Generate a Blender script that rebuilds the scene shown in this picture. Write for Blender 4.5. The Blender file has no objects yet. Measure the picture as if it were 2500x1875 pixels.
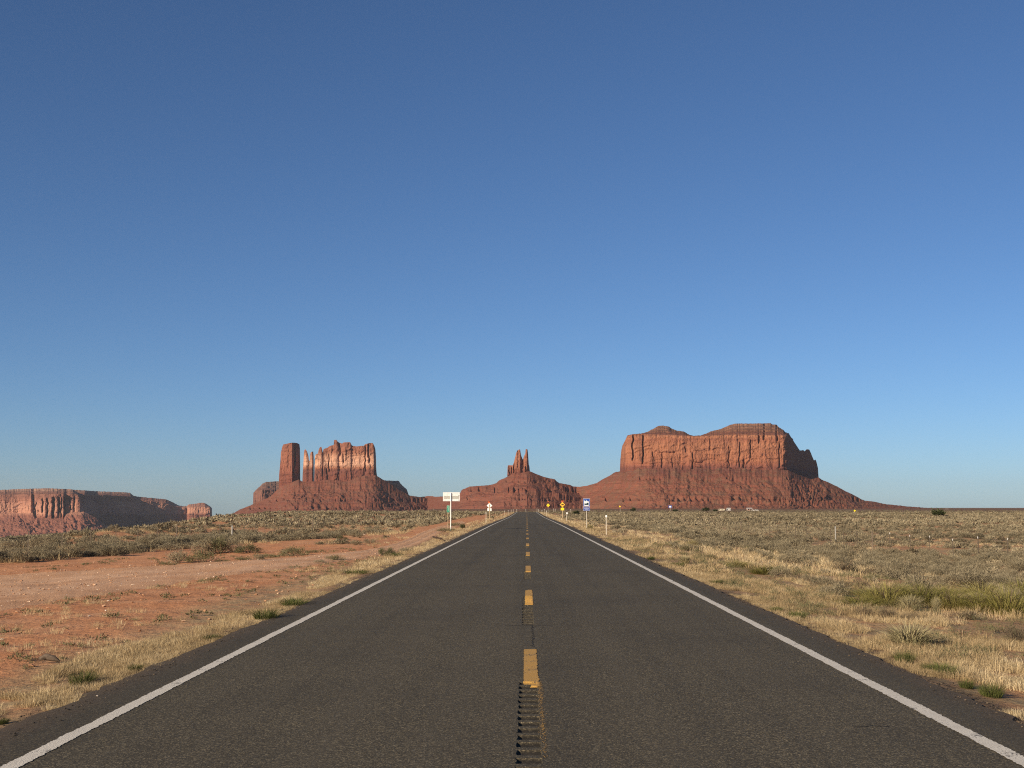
import bpy, math, random
import numpy as np
from mathutils import Vector, Matrix, Euler
R_ = math.radians
rng = np.random.default_rng(7)
random.seed(7)
scene = bpy.context.scene
COL = scene.collection

# ------------------------------------------------------------------ camera
F, CU, CV, HC = 3000.0, 1250.0, 937.5, 1.72      # focal length in photo pixels, centre, camera height
PITCH, YAW = math.atan(301.5 / 3000), math.atan(.012 * math.cos(math.atan(301.5 / 3000)))
cam_d = bpy.data.cameras.new('camera'); cam = bpy.data.objects.new('camera', cam_d); COL.objects.link(cam)
cam_d.sensor_width = 36.0; cam_d.lens = F / 2500 * 36.0
cam_d.clip_start = 0.1; cam_d.clip_end = 60000
cam.location = (0, 0, HC); cam.rotation_euler = (math.pi / 2 + PITCH, 0, YAW)
scene.camera = cam
CM = np.array(Euler((math.pi / 2 + PITCH, 0, YAW)).to_matrix())

# ------------------------------------------------------------------ sky, sun, exposure
SUN_EL, SUN_AZ = R_(19.0), R_(43.0)              # azimuth: from straight behind the camera towards the left
world = bpy.data.worlds.new('World'); scene.world = world; world.use_nodes = True
wn = world.node_tree.nodes; wl = world.node_tree.links
bg = wn['Background']; sky = wn.new('ShaderNodeTexSky'); sky.sky_type = 'NISHITA'
sky.sun_disc = False; sky.sun_elevation = SUN_EL; sky.sun_rotation = math.pi + SUN_AZ
sky.altitude = 0; sky.air_density = 0.7; sky.dust_density = 0.3; sky.ozone_density = 5.3
wl.new(sky.outputs[0], bg.inputs[0]); bg.inputs[1].default_value = 0.055
sd = bpy.data.lights.new('sun', 'SUN'); sd.energy = 4.0; sd.angle = R_(0.55); sd.color = (1.0, 0.84, 0.64)
sun = bpy.data.objects.new('sun', sd); COL.objects.link(sun)
svec = Vector((-math.sin(SUN_AZ) * math.cos(SUN_EL), -math.cos(SUN_AZ) * math.cos(SUN_EL), math.sin(SUN_EL)))
sun.rotation_euler = svec.to_track_quat('Z', 'Y').to_euler(); sun.location = (-30, -30, 40)
vs = scene.view_settings; vs.view_transform = 'Standard'; vs.look = 'None'; vs.exposure = 0.8; vs.gamma = 1
scene.cycles.use_denoising = False; scene.cycles.filter_width = 1.1
scene.cycles.max_bounces = 5; scene.cycles.diffuse_bounces = 3; scene.cycles.transparent_max_bounces = 8

# ------------------------------------------------------------------ helpers
def ray(u, v):
    u = np.asarray(u, float); v = np.asarray(v, float)
    u, v = np.broadcast_arrays(u, v)
    d = np.stack([(u - CU) / F, (CV - v) / F, -np.ones_like(u)], -1) @ CM.T
    return d[..., 0] / d[..., 1], d[..., 2] / d[..., 1]
def at(u, v, D):                                  # the point seen at pixel (u, v), D metres down the road
    rx, rz = ray(u, v); D = np.asarray(D, float)
    return np.stack(np.broadcast_arrays(rx * D, D, HC + rz * D), -1)
def proj(P):
    c = (np.asarray(P, float) - np.array([0, 0, HC])) @ CM
    w = np.where(np.abs(c[..., 2]) < 1e-6, -1e-6, c[..., 2])
    return CU + F * c[..., 0] / -w, CV - F * c[..., 1] / -w
def interp(pts):
    a = np.array(pts, float)
    return lambda u: np.interp(u, a[:, 0], a[:, 1])
def sstep(a, b, x):
    t = np.clip((np.asarray(x, float) - a) / (b - a), 0, 1); return t * t * (3 - 2 * t)
def hsh(i, j, s):
    h = (i.astype(np.int64) * 374761393 + j.astype(np.int64) * 668265263 + s * 1442695041) & 0xFFFFFFFF
    h = ((h ^ (h >> 13)) * 1274126177) & 0xFFFFFFFF
    h = ((h ^ (h >> 16)) * 2246822519) & 0xFFFFFFFF
    return ((h ^ (h >> 15)) & 0xFFFFFF) / float(0xFFFFFF)
def vn(x, y, s=0):
    x, y = np.broadcast_arrays(np.asarray(x, float), np.asarray(y, float))
    i = np.floor(x); j = np.floor(y); fx = x - i; fy = y - j
    fx = fx * fx * (3 - 2 * fx); fy = fy * fy * (3 - 2 * fy)
    i = i.astype(np.int64); j = j.astype(np.int64)
    return ((hsh(i, j, s) * (1 - fx) + hsh(i + 1, j, s) * fx) * (1 - fy) + (hsh(i, j + 1, s) * (1 - fx) + hsh(i + 1, j + 1, s) * fx) * fy)
def fbm(x, y, s=0, o=4):
    t = 0; a = .5; n = 0
    for k in range(o):
        t = t + a * vn(x * 2 ** k + 17.3 * k, y * 2 ** k - 9.1 * k, s + k); n += a; a *= .5
    return t / n
def ridge(x, y, s, p=6):
    return (1 - np.abs(2 * vn(x, y, s) - 1)) ** p

def cells(x, y, s):                                # rounded boulders: height of the nearest of the scattered domes, 0..1
    i = np.floor(x).astype(np.int64); j = np.floor(y).astype(np.int64); best = np.zeros(np.broadcast(x, y).shape)
    for a in (-1, 0, 1):
        for b in (-1, 0, 1):
            ci, cj = i + a, j + b; cx = ci + hsh(ci, cj, s); cy = cj + hsh(ci, cj, s + 1); r = .12 + .55 * hsh(ci, cj, s + 2) ** 3
            best = np.maximum(best, np.sqrt(np.clip(r * r - (x - cx) ** 2 - (y - cy) ** 2, 0, None)))
    return best
def mesh(name, V, faces, mats=(), smooth=False, mi=None, attrs=None):
    """faces: list of int arrays (n,k)"""
    me = bpy.data.meshes.new(name)
    V = np.asarray(V, np.float32).reshape(-1, 3)
    if not isinstance(faces, (list, tuple)): faces = [faces]
    faces = [np.asarray(f, np.int32) for f in faces if len(f)]
    me.vertices.add(len(V)); me.vertices.foreach_set('co', V.ravel())
    tot = np.concatenate([np.full(len(f), f.shape[1], np.int32) for f in faces])
    st = np.concatenate([[0], np.cumsum(tot)[:-1]]).astype(np.int32)
    lv = np.concatenate([f.ravel() for f in faces])
    me.loops.add(len(lv)); me.loops.foreach_set('vertex_index', lv)
    me.polygons.add(len(tot)); me.polygons.foreach_set('loop_start', st); me.polygons.foreach_set('loop_total', tot)
    if mi is not None: me.polygons.foreach_set('material_index', np.asarray(mi, np.int32))
    me.polygons.foreach_set('use_smooth', np.full(len(tot), bool(smooth)))
    for m in mats: me.materials.append(m)
    for k, a in (attrs or {}).items():
        at_ = me.attributes.new(k, 'FLOAT', 'POINT'); at_.data.foreach_set('value', np.asarray(a, np.float32).ravel())
    me.update(calc_edges=True); me.validate()
    return me
def ob(name, me, parent=None):
    o = bpy.data.objects.new(name, me); COL.objects.link(o)
    if parent is not None: o.parent = parent
    return o
def tag(o, label=None, cat=None, group=None, kind=None):
    if label: o['label'] = label
    if cat: o['category'] = cat
    if group: o['group'] = group
    if kind: o['kind'] = kind
    return o
def thing(name, label, cat, loc=(0, 0, 0), group=None, rz=0):
    o = bpy.data.objects.new(name, None); COL.objects.link(o); o.location = [float(q) for q in loc]; o.rotation_euler = (0, 0, rz)
    o.empty_display_size = .2
    return tag(o, label, cat, group)
def gridfaces(nr, nc):
    a = (np.arange(nr - 1)[:, None] * nc + np.arange(nc - 1)[None]).ravel()
    return np.stack([a, a + 1, a + nc + 1, a + nc], 1)
class MB:                                          # collects simple solids into one mesh
    def __init__(s): s.v = []; s.f = []; s.m = []; s.n = 0
    def add(s, V, Fs, m=0):
        s.v += [tuple(map(float, q)) for q in V]; s.f += [[i + s.n for i in f] for f in Fs]; s.m += [m] * len(Fs); s.n += len(V)
    def box(s, c, d, m=0, rot=None):
        x, y, z = [q / 2 for q in d]
        V = [Vector(p) for p in ((-x, -y, -z), (x, -y, -z), (x, y, -z), (-x, y, -z), (-x, -y, z), (x, -y, z), (x, y, z), (-x, y, z))]
        if rot: V = [rot @ p for p in V]
        s.add([p + Vector(c) for p in V], [[0, 3, 2, 1], [4, 5, 6, 7], [0, 1, 5, 4], [1, 2, 6, 5], [2, 3, 7, 6], [3, 0, 4, 7]], m)
    def prism(s, P, y0, y1, m=0):                  # outline in x-z (counter-clockwise seen from -y), extruded in y
        n = len(P); V = [(p[0], y0, p[1]) for p in P] + [(p[0], y1, p[1]) for p in P]
        s.add(V, [list(range(n)), list(range(2 * n - 1, n - 1, -1))] + [[(i + 1) % n, i, n + i, n + (i + 1) % n] for i in range(n)], m)
    def tube(s, P, r, n=6, m=0):
        P = [Vector(p) for p in P]; rr = r if isinstance(r, (list, tuple)) else [r] * len(P); V = []; Fs = []
        for i, p in enumerate(P):
            d = (P[min(i + 1, len(P) - 1)] - P[max(i - 1, 0)]).normalized()
            a = d.orthogonal().normalized() if abs(d.z) < .99 else Vector((1, 0, 0)); b = d.cross(a).normalized(); a = b.cross(d)
            V += [p + (a * math.cos(2 * math.pi * k / n) + b * math.sin(2 * math.pi * k / n)) * rr[i] for k in range(n)]
        for i in range(len(P) - 1):
            Fs += [[i * n + k, i * n + (k + 1) % n, (i + 1) * n + (k + 1) % n, (i + 1) * n + k] for k in range(n)]
        Fs += [list(range(n - 1, -1, -1)), [(len(P) - 1) * n + k for k in range(n)]]
        s.add(V, Fs, m)
    def build(s, name, mats, parent=None, smooth=False):
        me = bpy.data.meshes.new(name); me.from_pydata(s.v, [], s.f); me.update()
        for m in (mats if isinstance(mats, (list, tuple)) else [mats]): me.materials.append(m)
        me.polygons.foreach_set('material_index', s.m)
        if smooth: me.polygons.foreach_set('use_smooth', [True] * len(s.f))
        return ob(name, me, parent)

# ------------------------------------------------------------------ materials
class NT:
    def __init__(s, name, rough=.9, spec=.2):
        s.m = bpy.data.materials.new(name); s.m.use_nodes = True; s.t = s.m.node_tree; s.b = s.t.nodes['Principled BSDF']
        s.b.inputs['Roughness'].default_value = rough; s.b.inputs['Specular IOR Level'].default_value = spec
    def n(s, ty, **k):
        nd = s.t.nodes.new(ty)
        for a, b in k.items(): setattr(nd, a, b)
        return nd
    def set(s, sock, val):
        if hasattr(val, 'is_linked') or hasattr(val, 'links'): s.t.links.new(val, sock)
        else: sock.default_value = val
    def math(s, op, a, b=0.0, clamp=False):
        nd = s.n('ShaderNodeMath', operation=op, use_clamp=clamp); s.set(nd.inputs[0], a); s.set(nd.inputs[1], b); return nd.outputs[0]
    def pos(s): return s.n('ShaderNodeNewGeometry').outputs['Position']
    def island(s): return s.n('ShaderNodeNewGeometry').outputs['Random Per Island']
    def orand(s): return s.n('ShaderNodeObjectInfo').outputs['Random']
    def attr(s, name): return s.n('ShaderNodeAttribute', attribute_name=name).outputs['Fac']
    def mapv(s, vec, sc):
        nd = s.n('ShaderNodeMapping'); s.set(nd.inputs['Vector'], vec); nd.inputs['Scale'].default_value = sc; return nd.outputs[0]
    def noise(s, vec, scale, det=4, rough=.55, dist=0):
        nd = s.n('ShaderNodeTexNoise'); s.set(nd.inputs['Vector'], vec)
        nd.inputs['Scale'].default_value = scale; nd.inputs['Detail'].default_value = det; nd.inputs['Roughness'].default_value = rough; nd.inputs['Distortion'].default_value = dist
        return nd.outputs['Fac']
    def vor(s, vec, scale, out='Distance'):
        nd = s.n('ShaderNodeTexVoronoi'); s.set(nd.inputs['Vector'], vec); nd.inputs['Scale'].default_value = scale; return nd.outputs[out]
    def ramp(s, fac, stops, interp='LINEAR'):
        nd = s.n('ShaderNodeValToRGB'); s.set(nd.inputs[0], fac); e = nd.color_ramp.elements; nd.color_ramp.interpolation = interp
        while len(e) < len(stops): e.new(.5)
        for el, (p, c) in zip(e, stops):
            el.position = p; el.color = (*c, 1) if not isinstance(c, (int, float)) else (c, c, c, 1)
        return nd.outputs[0]
    def mix(s, fac, a, b, bt='MIX'):
        nd = s.n('ShaderNodeMix', data_type='RGBA', blend_type=bt); s.set(nd.inputs[0], fac)
        for i, q in ((6, a), (7, b)): s.set(nd.inputs[i], (*q, 1) if isinstance(q, tuple) and len(q) == 3 else q)
        return nd.outputs[2]
    def col(s, c): s.set(s.b.inputs['Base Color'], (*c, 1) if isinstance(c, tuple) else c)
    def bump(s, h, dist=.02, st=1.0, prev=None):
        nd = s.n('ShaderNodeBump'); s.set(nd.inputs['Height'], h); nd.inputs['Distance'].default_value = dist; nd.inputs['Strength'].default_value = st
        if prev is not None: s.set(nd.inputs['Normal'], prev)
        s.t.links.new(nd.outputs[0], s.b.inputs['Normal']); return nd.outputs[0]

def plain(name, c, rough=.6, spec=.3, metal=0.0, var=.12, scale=8):
    t = NT(name, rough, spec); t.b.inputs['Metallic'].default_value = metal
    f = t.noise(t.pos(), scale, 4)
    t.col(t.ramp(f, [(.3, tuple(q * (1 - var) for q in c)), (.7, tuple(min(1, q * (1 + var)) for q in c))])); return t.m

# asphalt
t = NT('asphalt', .9, .25); p = t.pos()
g = t.vor(p, 100, 'Color'); gs = t.n('ShaderNodeSeparateColor'); t.set(gs.inputs[0], g)
agg = t.ramp(gs.outputs[0], [(0, (.033, .027, .017)), (.45, (.080, .066, .041)), (.78, (.142, .116, .069)), (1, (.38, .31, .19))])
fine = t.noise(p, 300, 2, .6)
c = t.mix(t.ramp(fine, [(.35, .0), (.7, .55)]), agg, (.032, .027, .0185))
big = t.noise(t.mapv(p, (1, .12, 1)), .9, 5, .6)
c = t.mix(t.ramp(big, [(.3, .0), (.75, .5)]), c, t.mix(.5, c, (.10, .084, .056)))
sx = t.n('ShaderNodeSeparateXYZ'); t.set(sx.inputs[0], p)
shd = t.math('SUBTRACT', t.math('ABSOLUTE', sx.outputs[0]), t.math('MULTIPLY', t.noise(p, 6, 3), .18))
c = t.mix(t.ramp(t.math('DIVIDE', shd, 5.0), [(.66, 0), (.70, .35), (.76, .5)]), c, (.045, .037, .026))
c = t.mix(t.ramp(t.noise(p, .35, 4, .6, .4), [(.45, 0), (.75, .35)]), c, (.038, .032, .023))
wp = t.noise(t.mapv(p, (1.6, .015, 1)), 1.0, 4, .6)
c = t.mix(t.ramp(wp, [(.35, .22), (.5, 0), (.68, .28)]), c, t.ramp(wp, [(.45, (.030, .025, .018)), (.55, (.105, .088, .060))]))
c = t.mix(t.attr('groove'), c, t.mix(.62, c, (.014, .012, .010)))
ds = t.math('ADD', t.math('ABSOLUTE', sx.outputs[0]), t.math('MULTIPLY', t.noise(p, 3.5, 5, .65), .55))
c = t.mix(t.ramp(t.math('DIVIDE', ds, 5.0), [(.80, 0), (.90, .38)]), c, (.20, .125, .075))
t.col(c); t.bump(t.math('ADD', gs.outputs[0], fine), .006, .55)
M_ASPH = t.m
def paint(name, c1, c2, wear):
    t = NT(name, .7, .3); p = t.pos()
    n1 = t.noise(p, 60, 4, .7); n2 = t.noise(p, 3, 4, .6); g = t.vor(p, 95)
    c = t.mix(t.ramp(n2, [(.3, 0), (.7, 1)]), c1, c2)
    w = t.math('ADD', t.math('MULTIPLY', n1, .6), t.math('MULTIPLY', n2, .4))
    t.col(t.mix(t.ramp(w, [(wear, 1), (wear + .06, 0)]), c, (.07, .06, .05))); t.bump(g, .004, .5); return t.m
M_WHITE = paint('white_road_paint', (.76, .70, .58), (.58, .53, .44), .39)
M_YELLOW = paint('yellow_road_paint', (.55, .32, .075), (.47, .26, .06), .40)

# sand / soil
t = NT('red_desert_sand', .95, .1); p = t.pos()
n1 = t.noise(p, .7, 6, .6); n2 = t.noise(p, 14, 5, .65); n3 = t.noise(p, .09, 4, .5)
c = t.ramp(n1, [(.25, (.46, .205, .092)), (.5, (.55, .27, .132)), (.75, (.62, .35, .19))])
c = t.mix(t.ramp(n2, [(.35, .0), (.75, .45)]), c, (.31, .125, .065))
c = t.mix(t.ramp(n3, [(.4, 0), (.7, .35)]), c, (.46, .17, .07))
lit = t.attr('litter')
lc = t.ramp(t.noise(p, 9, 6, .7), [(.3, (.22, .14, .075)), (.55, (.38, .27, .145)), (.8, (.46, .35, .20))])
lf = t.math('MULTIPLY', lit, t.ramp(t.noise(p, 2.2, 5, .6), [(.32, .35), (.6, 1)]))
c = t.mix(lf, c, lc)
gr = t.math('MULTIPLY', t.attr('grit'), t.ramp(t.noise(p, 26, 4, .7), [(.3, .45), (.6, 1)]))
c = t.mix(gr, c, t.ramp(t.vor(p, 70, 'Color'), [(.2, (.045, .035, .026)), (.6, (.10, .075, .052)), (.95, (.24, .18, .115))]))
far = t.attr('farland')
c = t.mix(far, c, t.ramp(t.noise(p, .012, 6, .6), [(.3, (.11, .065, .038)), (.5, (.15, .08, .046)), (.7, (.10, .075, .042))]))
t.col(c); nb = t.bump(n2, .03, .7); t.bump(t.noise(p, 2.5, 5, .6), .12, .5, nb)
M_SAND = t.m
t = NT('pale_track_dirt', .95, .1); p = t.pos()
n2 = t.noise(p, 22, 5, .65); n1 = t.noise(t.mapv(p, (.8, .8, 1)), .9, 5, .6)
c = t.ramp(n1, [(.3, (.47, .255, .135)), (.55, (.57, .335, .19)), (.8, (.66, .42, .26))])
c = t.mix(t.ramp(n2, [(.4, 0), (.75, .4)]), c, (.38, .18, .10))
c = t.mix(t.math('MULTIPLY', t.attr('lane'), t.ramp(t.noise(p, 3, 5, .7), [(.35, 0), (.7, .7)])), c, (.67, .45, .295))
t.col(c); t.bump(n2, .03, .8); M_TRACK = t.m

# vegetation
def leafmat(name, cols, trans=.15, rough=.75):
    t = NT(name, rough, .15)
    f = t.math('ADD', t.math('ADD', t.math('MULTIPLY', t.attr('tint'), .55), t.math('MULTIPLY', t.island(), .30)), t.math('MULTIPLY', t.orand(), .15))
    t.col(t.ramp(f, [(i / (len(cols) - 1) * .8 + .1, q) for i, q in enumerate(cols)]))
    if trans:
        tr = t.n('ShaderNodeBsdfTranslucent'); t.t.links.new(t.b.inputs['Base Color'].links[0].from_socket, tr.inputs[0])
        mx = t.n('ShaderNodeMixShader'); mx.inputs[0].default_value = trans
        out = t.t.nodes['Material Output']; t.t.links.new(t.b.outputs[0], mx.inputs[1]); t.t.links.new(tr.outputs[0], mx.inputs[2]); t.t.links.new(mx.outputs[0], out.inputs[0])
    return t.m
M_SAGE = leafmat('sage_leaves', [(.084, .069, .044), (.165, .139, .088), (.285, .240, .152), (.42, .35, .225)])
M_STEM = leafmat('woody_stems', [(.10, .07, .045), (.19, .14, .09)], 0)
M_DRY = leafmat('dry_grass', [(.20, .15, .08), (.39, .285, .15), (.55, .425, .24), (.66, .55, .35)], .2)
M_GREEN = leafmat('green_grass', [(.06, .075, .018), (.11, .125, .035), (.22, .20, .08)], .25)
M_BROOM = leafmat('broom_stems', [(.11, .108, .028), (.20, .185, .05), (.31, .27, .09), (.44, .36, .16)], .2)
M_PALE = leafmat('pale_shrub', [(.26, .22, .11), (.36, .31, .17), (.46, .40, .24)], .15)
M_YSAGE = leafmat('yellow_shrub', [(.24, .21, .085), (.33, .28, .12), (.44, .36, .17)], .15)
M_JUN = leafmat('juniper_foliage', [(.028, .036, .016), (.05, .06, .025), (.08, .085, .035)], .05)
M_WEED = leafmat('weed_leaves', [(.10, .095, .045), (.15, .14, .07), (.22, .19, .10)], .1)
t = NT('stones', .9, .2); f = t.island()
t.col(t.ramp(f, [(0, (.34, .17, .09)), (.5, (.47, .27, .15)), (.85, (.58, .38, .24)), (1, (.70, .56, .42))])); t.bump(t.noise(t.pos(), 60, 3), .01, .6); M_STONE = t.m
t = NT('asphalt_rubble', .95, .15); f = t.island()
t.col(t.ramp(f, [(0, (.03, .026, .022)), (.6, (.06, .05, .042)), (1, (.20, .15, .10))])); M_CRUMB = t.m

# rock: colour bands by height (z in metres), varnish streaks, noise
def rock(name, bands, zlo, zhi, streak=.5, warp=10, scale=1.0, streakcol=(.12, .05, .036), bump=6, rub=None):
    t = NT(name, .95, .1); p = t.pos()
    s_ = t.n('ShaderNodeSeparateXYZ'); t.set(s_.inputs[0], p)
    w = t.math('MULTIPLY', t.math('SUBTRACT', t.noise(p, .02 / scale, 4, .6), .5), warp * 2)
    fz = t.math('DIVIDE', t.math('SUBTRACT', t.math('ADD', s_.outputs[2], w), zlo), zhi - zlo)
    c = t.ramp(fz, bands)
    strata = t.noise(t.mapv(p, (.002 / scale, .002 / scale, .16 / scale)), 1.0, 4, .65)
    c = t.mix(t.ramp(strata, [(.35, .45), (.5, 0), (.66, 0), (.8, .3)]), c, t.mix(.6, c, tuple(q * 1.2 for q in streakcol)))
    st = t.noise(t.mapv(p, (.055 / scale, .055 / scale, (.05 if rub else .006) / scale)), 1.0, 5, .62, .3)
    c = t.mix(t.ramp(st, [(.44, 0), (.68, streak)]), c, streakcol)
    mott = t.noise(p, .06 / scale, 6, .65)
    c = t.mix(t.ramp(mott, [(.3, .35), (.5, 0), (.7, .22)]), c, t.mix(.55, c, (.50, .25, .14)))
    if rub:
        ln = t.noise(t.mapv(p, (.004 / scale, .004 / scale, .22 / scale)), 1.0, 3, .6)
        c = t.mix(t.ramp(ln, [(.36, .5), (.44, 0), (.58, 0), (.66, .4)]), c, t.ramp(ln, [(.45, (.17, .06, .042)), (.55, (.38, .175, .105))]))
        sh = t.vor(p, .09 / scale); c = t.mix(t.ramp(sh, [(.10, .7), (.2, 0)]), c, (.10, .085, .05))
        r = t.noise(p, .035 / scale, 6, .7); c = t.mix(t.ramp(r, [(.46, 0), (.62, .75)]), c, rub)
        r2 = t.vor(p, .16 / scale, 'Color'); q = t.n('ShaderNodeSeparateColor'); t.set(q.inputs[0], r2)
        c = t.mix(t.ramp(q.outputs[0], [(.6, 0), (1, .35)]), c, t.mix(.5, rub, (.42, .20, .12)))
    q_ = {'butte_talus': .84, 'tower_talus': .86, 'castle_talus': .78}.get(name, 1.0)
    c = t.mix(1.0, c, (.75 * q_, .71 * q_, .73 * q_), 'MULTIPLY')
    t.col(c)
    t.bump(t.math('ADD', t.noise(p, .12 / scale, 6, .7), t.math('MULTIPLY', strata, .5)), bump, .8)
    return t.m

# ------------------------------------------------------------------ ground height
_zr = interp([(-300, 0), (120, 0), (240, -.2), (330, -.12), (410, .08), (450, .05), (520, -.35), (650, -2.2), (1200, -3), (60000, -3)])
_zf = interp([(-300, -1.1), (120, -1.1), (300, -.75), (450, -.40), (600, -1.2), (750, -2), (60000, -2)])
_zl = interp([(-300, -.6), (60, -.6), (100, -.8), (150, -1.0), (250, -.95), (330, -.6), (450, .05), (520, -.5), (700, -3), (60000, -6)])
_xe = interp([(-300, -28), (70, -28), (110, -39), (140, -45), (330, -80), (500, -90), (4000, -300), (7000, -450), (60000, -3500)])
def G(x, y):
    x = np.asarray(x, float); y = np.asarray(y, float); x, y = np.broadcast_arrays(x, y)
    zr = _zr(y)
    z = np.where(x > 0, zr + (_zf(y) - zr) * sstep(4.2, 22, x), zr + (_zl(y) - zr) * sstep(4.2, 22, -x))
    z = z - .10 * sstep(3.9, 5.0, np.abs(x)) - .02 * (1 - sstep(4.1, 4.6, np.abs(x)))
    off = sstep(5.5, 12, np.abs(x))
    z = z + off * ((fbm(x / 5, y / 5, 3, 3) - .5) * .28 + (fbm(x / 26, y / 26, 5, 3) - .5) * .9 * sstep(15, 40, np.abs(x)))
    z = z + sstep(4.6, 5.6, np.abs(x)) * (fbm(x / .9, y / .9, 8, 3) - .5) * .07
    d = np.maximum(0, _xe(y) - x); d = np.minimum(d, 2600 + 0 * d)
    z = z - (.0625 * d + 3 * (1 - np.exp(-d / 25)))
    z = z + .30 * np.exp(-((x + 43) / 9) ** 2 - ((y - 122) / 22) ** 2) + .4 * np.exp(-((x + 36) / 6) ** 2 - ((y - 100) / 9) ** 2)
    return z + (zr - .10 - z) * (1 - sstep(3.45, 3.8, np.abs(x)))
def ground_at(u, v, dmin=3.0, dmax=900.0):         # where the ray through a pixel meets the ground
    rx, rz = ray(u, v); D = np.geomspace(dmin, dmax, 3000)
    s = HC + rz * D - G(rx * D, D); k = np.argmax(s <= 0)
    k = len(D) - 1 if s[k] > 0 else k
    return np.array([rx * D[k], D[k], G(rx * D[k], D[k])])

TOPC = interp([(-300, 1412), (-100, 1388), (0, 1379), (200, 1362), (285, 1356), (400, 1344), (480, 1338), (560, 1332), (640, 1329), (700, 1327), (780, 1330), (850, 1333), (920, 1330),
               (950, 1324), (985, 1305), (1010, 1293), (1050, 1283), (1080, 1277), (1100, 1271), (1150, 1262), (1286, 1240)])
def bare_left(x, y):                               # the bare red pull-out on the left side
    u, v = proj(np.stack([x, y, G(x, y)], -1)); return (x < -4) & (v > TOPC(u)) & (y > 2) & (u < 1190)

TR_TOP = [(-260, 1422), (-150, 1412), (0, 1402), (150, 1392), (300, 1385), (450, 1376), (600, 1368), (750, 1357), (850, 1348), (920, 1338), (965, 1326), (1000, 1312), (1022, 1301), (1050, 1291), (1080, 1283), (1105, 1277), (1125, 1272)]
TR_BOT = [(-260, 1545), (-150, 1520), (0, 1497), (150, 1470), (300, 1446), (450, 1422), (600, 1402), (750, 1383), (850, 1370), (930, 1357), (990, 1343), (1040, 1325), (1062, 1312), (1080, 1302), (1100, 1293), (1120, 1285), (1138, 1277)]
trA = np.array([ground_at(*p)[:2] for p in TR_TOP]); trB = np.array([ground_at(*p)[:2] for p in TR_BOT])

# one sheet, in rings round the camera, out past the buttes
fa = np.radians(np.concatenate([np.arange(-180, -34, 6.0), np.arange(-34, 34, .085), np.arange(34, 180.1, 6.0)]))
rr = np.concatenate([[.05], np.geomspace(1.0, 14000, 600)])
TH, RR = np.meshgrid(fa, rr); gx = np.sin(TH) * RR; gy = np.cos(TH) * RR
gz = G(gx, gy)
lit = np.where(gx > 0, 1 - .25 * sstep(6, 10, gx), 1 - sstep(5.2, 6.6, -gx + 1.2 * (fbm(gx / 2, gy / 2, 4) - .5)))
bl = bare_left(gx, gy)
fieldL = (gx < -4) & ~bl
lit = np.where(fieldL, np.maximum(lit, .16), lit)
lit = np.where((gx > 10) | fieldL, lit * (.55 + .8 * sstep(.35, .6, fbm(gx / 9, gy / 9, 12))), lit)
farl = sstep(560, 900, RR) * np.where(gx < _xe(gy), 1, .85)
farl = np.maximum(farl, np.where(gx < _xe(gy), sstep(10, 60, _xe(gy) - gx), 0))
me = mesh('ground', np.stack([gx, gy, gz], -1), gridfaces(*gx.shape), [M_SAND], True, attrs={'litter': np.clip(lit, 0, 1), 'farland': farl, 'grit': 1 - sstep(4.05, 4.55, np.abs(gx) + .35 * (fbm(gx / .4, gy / .7, 14, 3) - .5))})
tag(ob('ground', me), kind='structure')

# dirt track: a conforming sheet with ragged edges
ns, na = 400, 34
s_ = np.linspace(0, 1, ns); L = np.linspace(0, 1, len(trA))
A = np.stack([np.interp(s_, L, trA[:, k]) for k in (0, 1)], -1); B = np.stack([np.interp(s_, L, trB[:, k]) for k in (0, 1)], -1)
wd = np.linalg.norm(B - A, axis=1)[:, None]
ja = (fbm(s_[:, None] * 160, 0 * s_[:, None], 21) - .5) * .9; jb = (fbm(s_[:, None] * 190, 5 + 0 * s_[:, None], 23) - .5) * .9
A2 = A + (B - A) / wd * ja; B2 = B + (B - A) / wd * jb
w_ = np.linspace(0, 1, na)[None, :, None]
P = A2[:, None] * (1 - w_) + B2[:, None] * w_
tz = G(P[..., 0], P[..., 1]); ew = np.minimum(w_, 1 - w_)[..., 0]
tz = tz + .022 * sstep(0, .12, ew) - .02 * (1 - sstep(0, .03, ew)) - .014 * (np.exp(-((w_[..., 0] - .3) / .07) ** 2) + np.exp(-((w_[..., 0] - .70) / .07) ** 2))
me = mesh('dirt_track', np.dstack([P, tz[..., None]]), gridfaces(ns, na)[:, ::-1], [M_TRACK], True, attrs={'lane': np.broadcast_to(np.exp(-((w_[..., 0] - .3) / .10) ** 2) + np.exp(-((w_[..., 0] - .70) / .10) ** 2), tz.shape)})
tag(ob('dirt_track', me), kind='structure')
def in_track(x, y, pad=0.0):
    pts = np.concatenate([trA, trB[::-1]]); ins = np.zeros(np.shape(x), bool); j = len(pts) - 1
    for i in range(len(pts)):
        xi, yi = pts[i]; xj, yj = pts[j]
        c = ((yi > y) != (yj > y)) & (x < (xj - xi) * (y - yi) / (yj - yi + 1e-12) + xi); ins ^= c; j = i
    return ins

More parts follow.
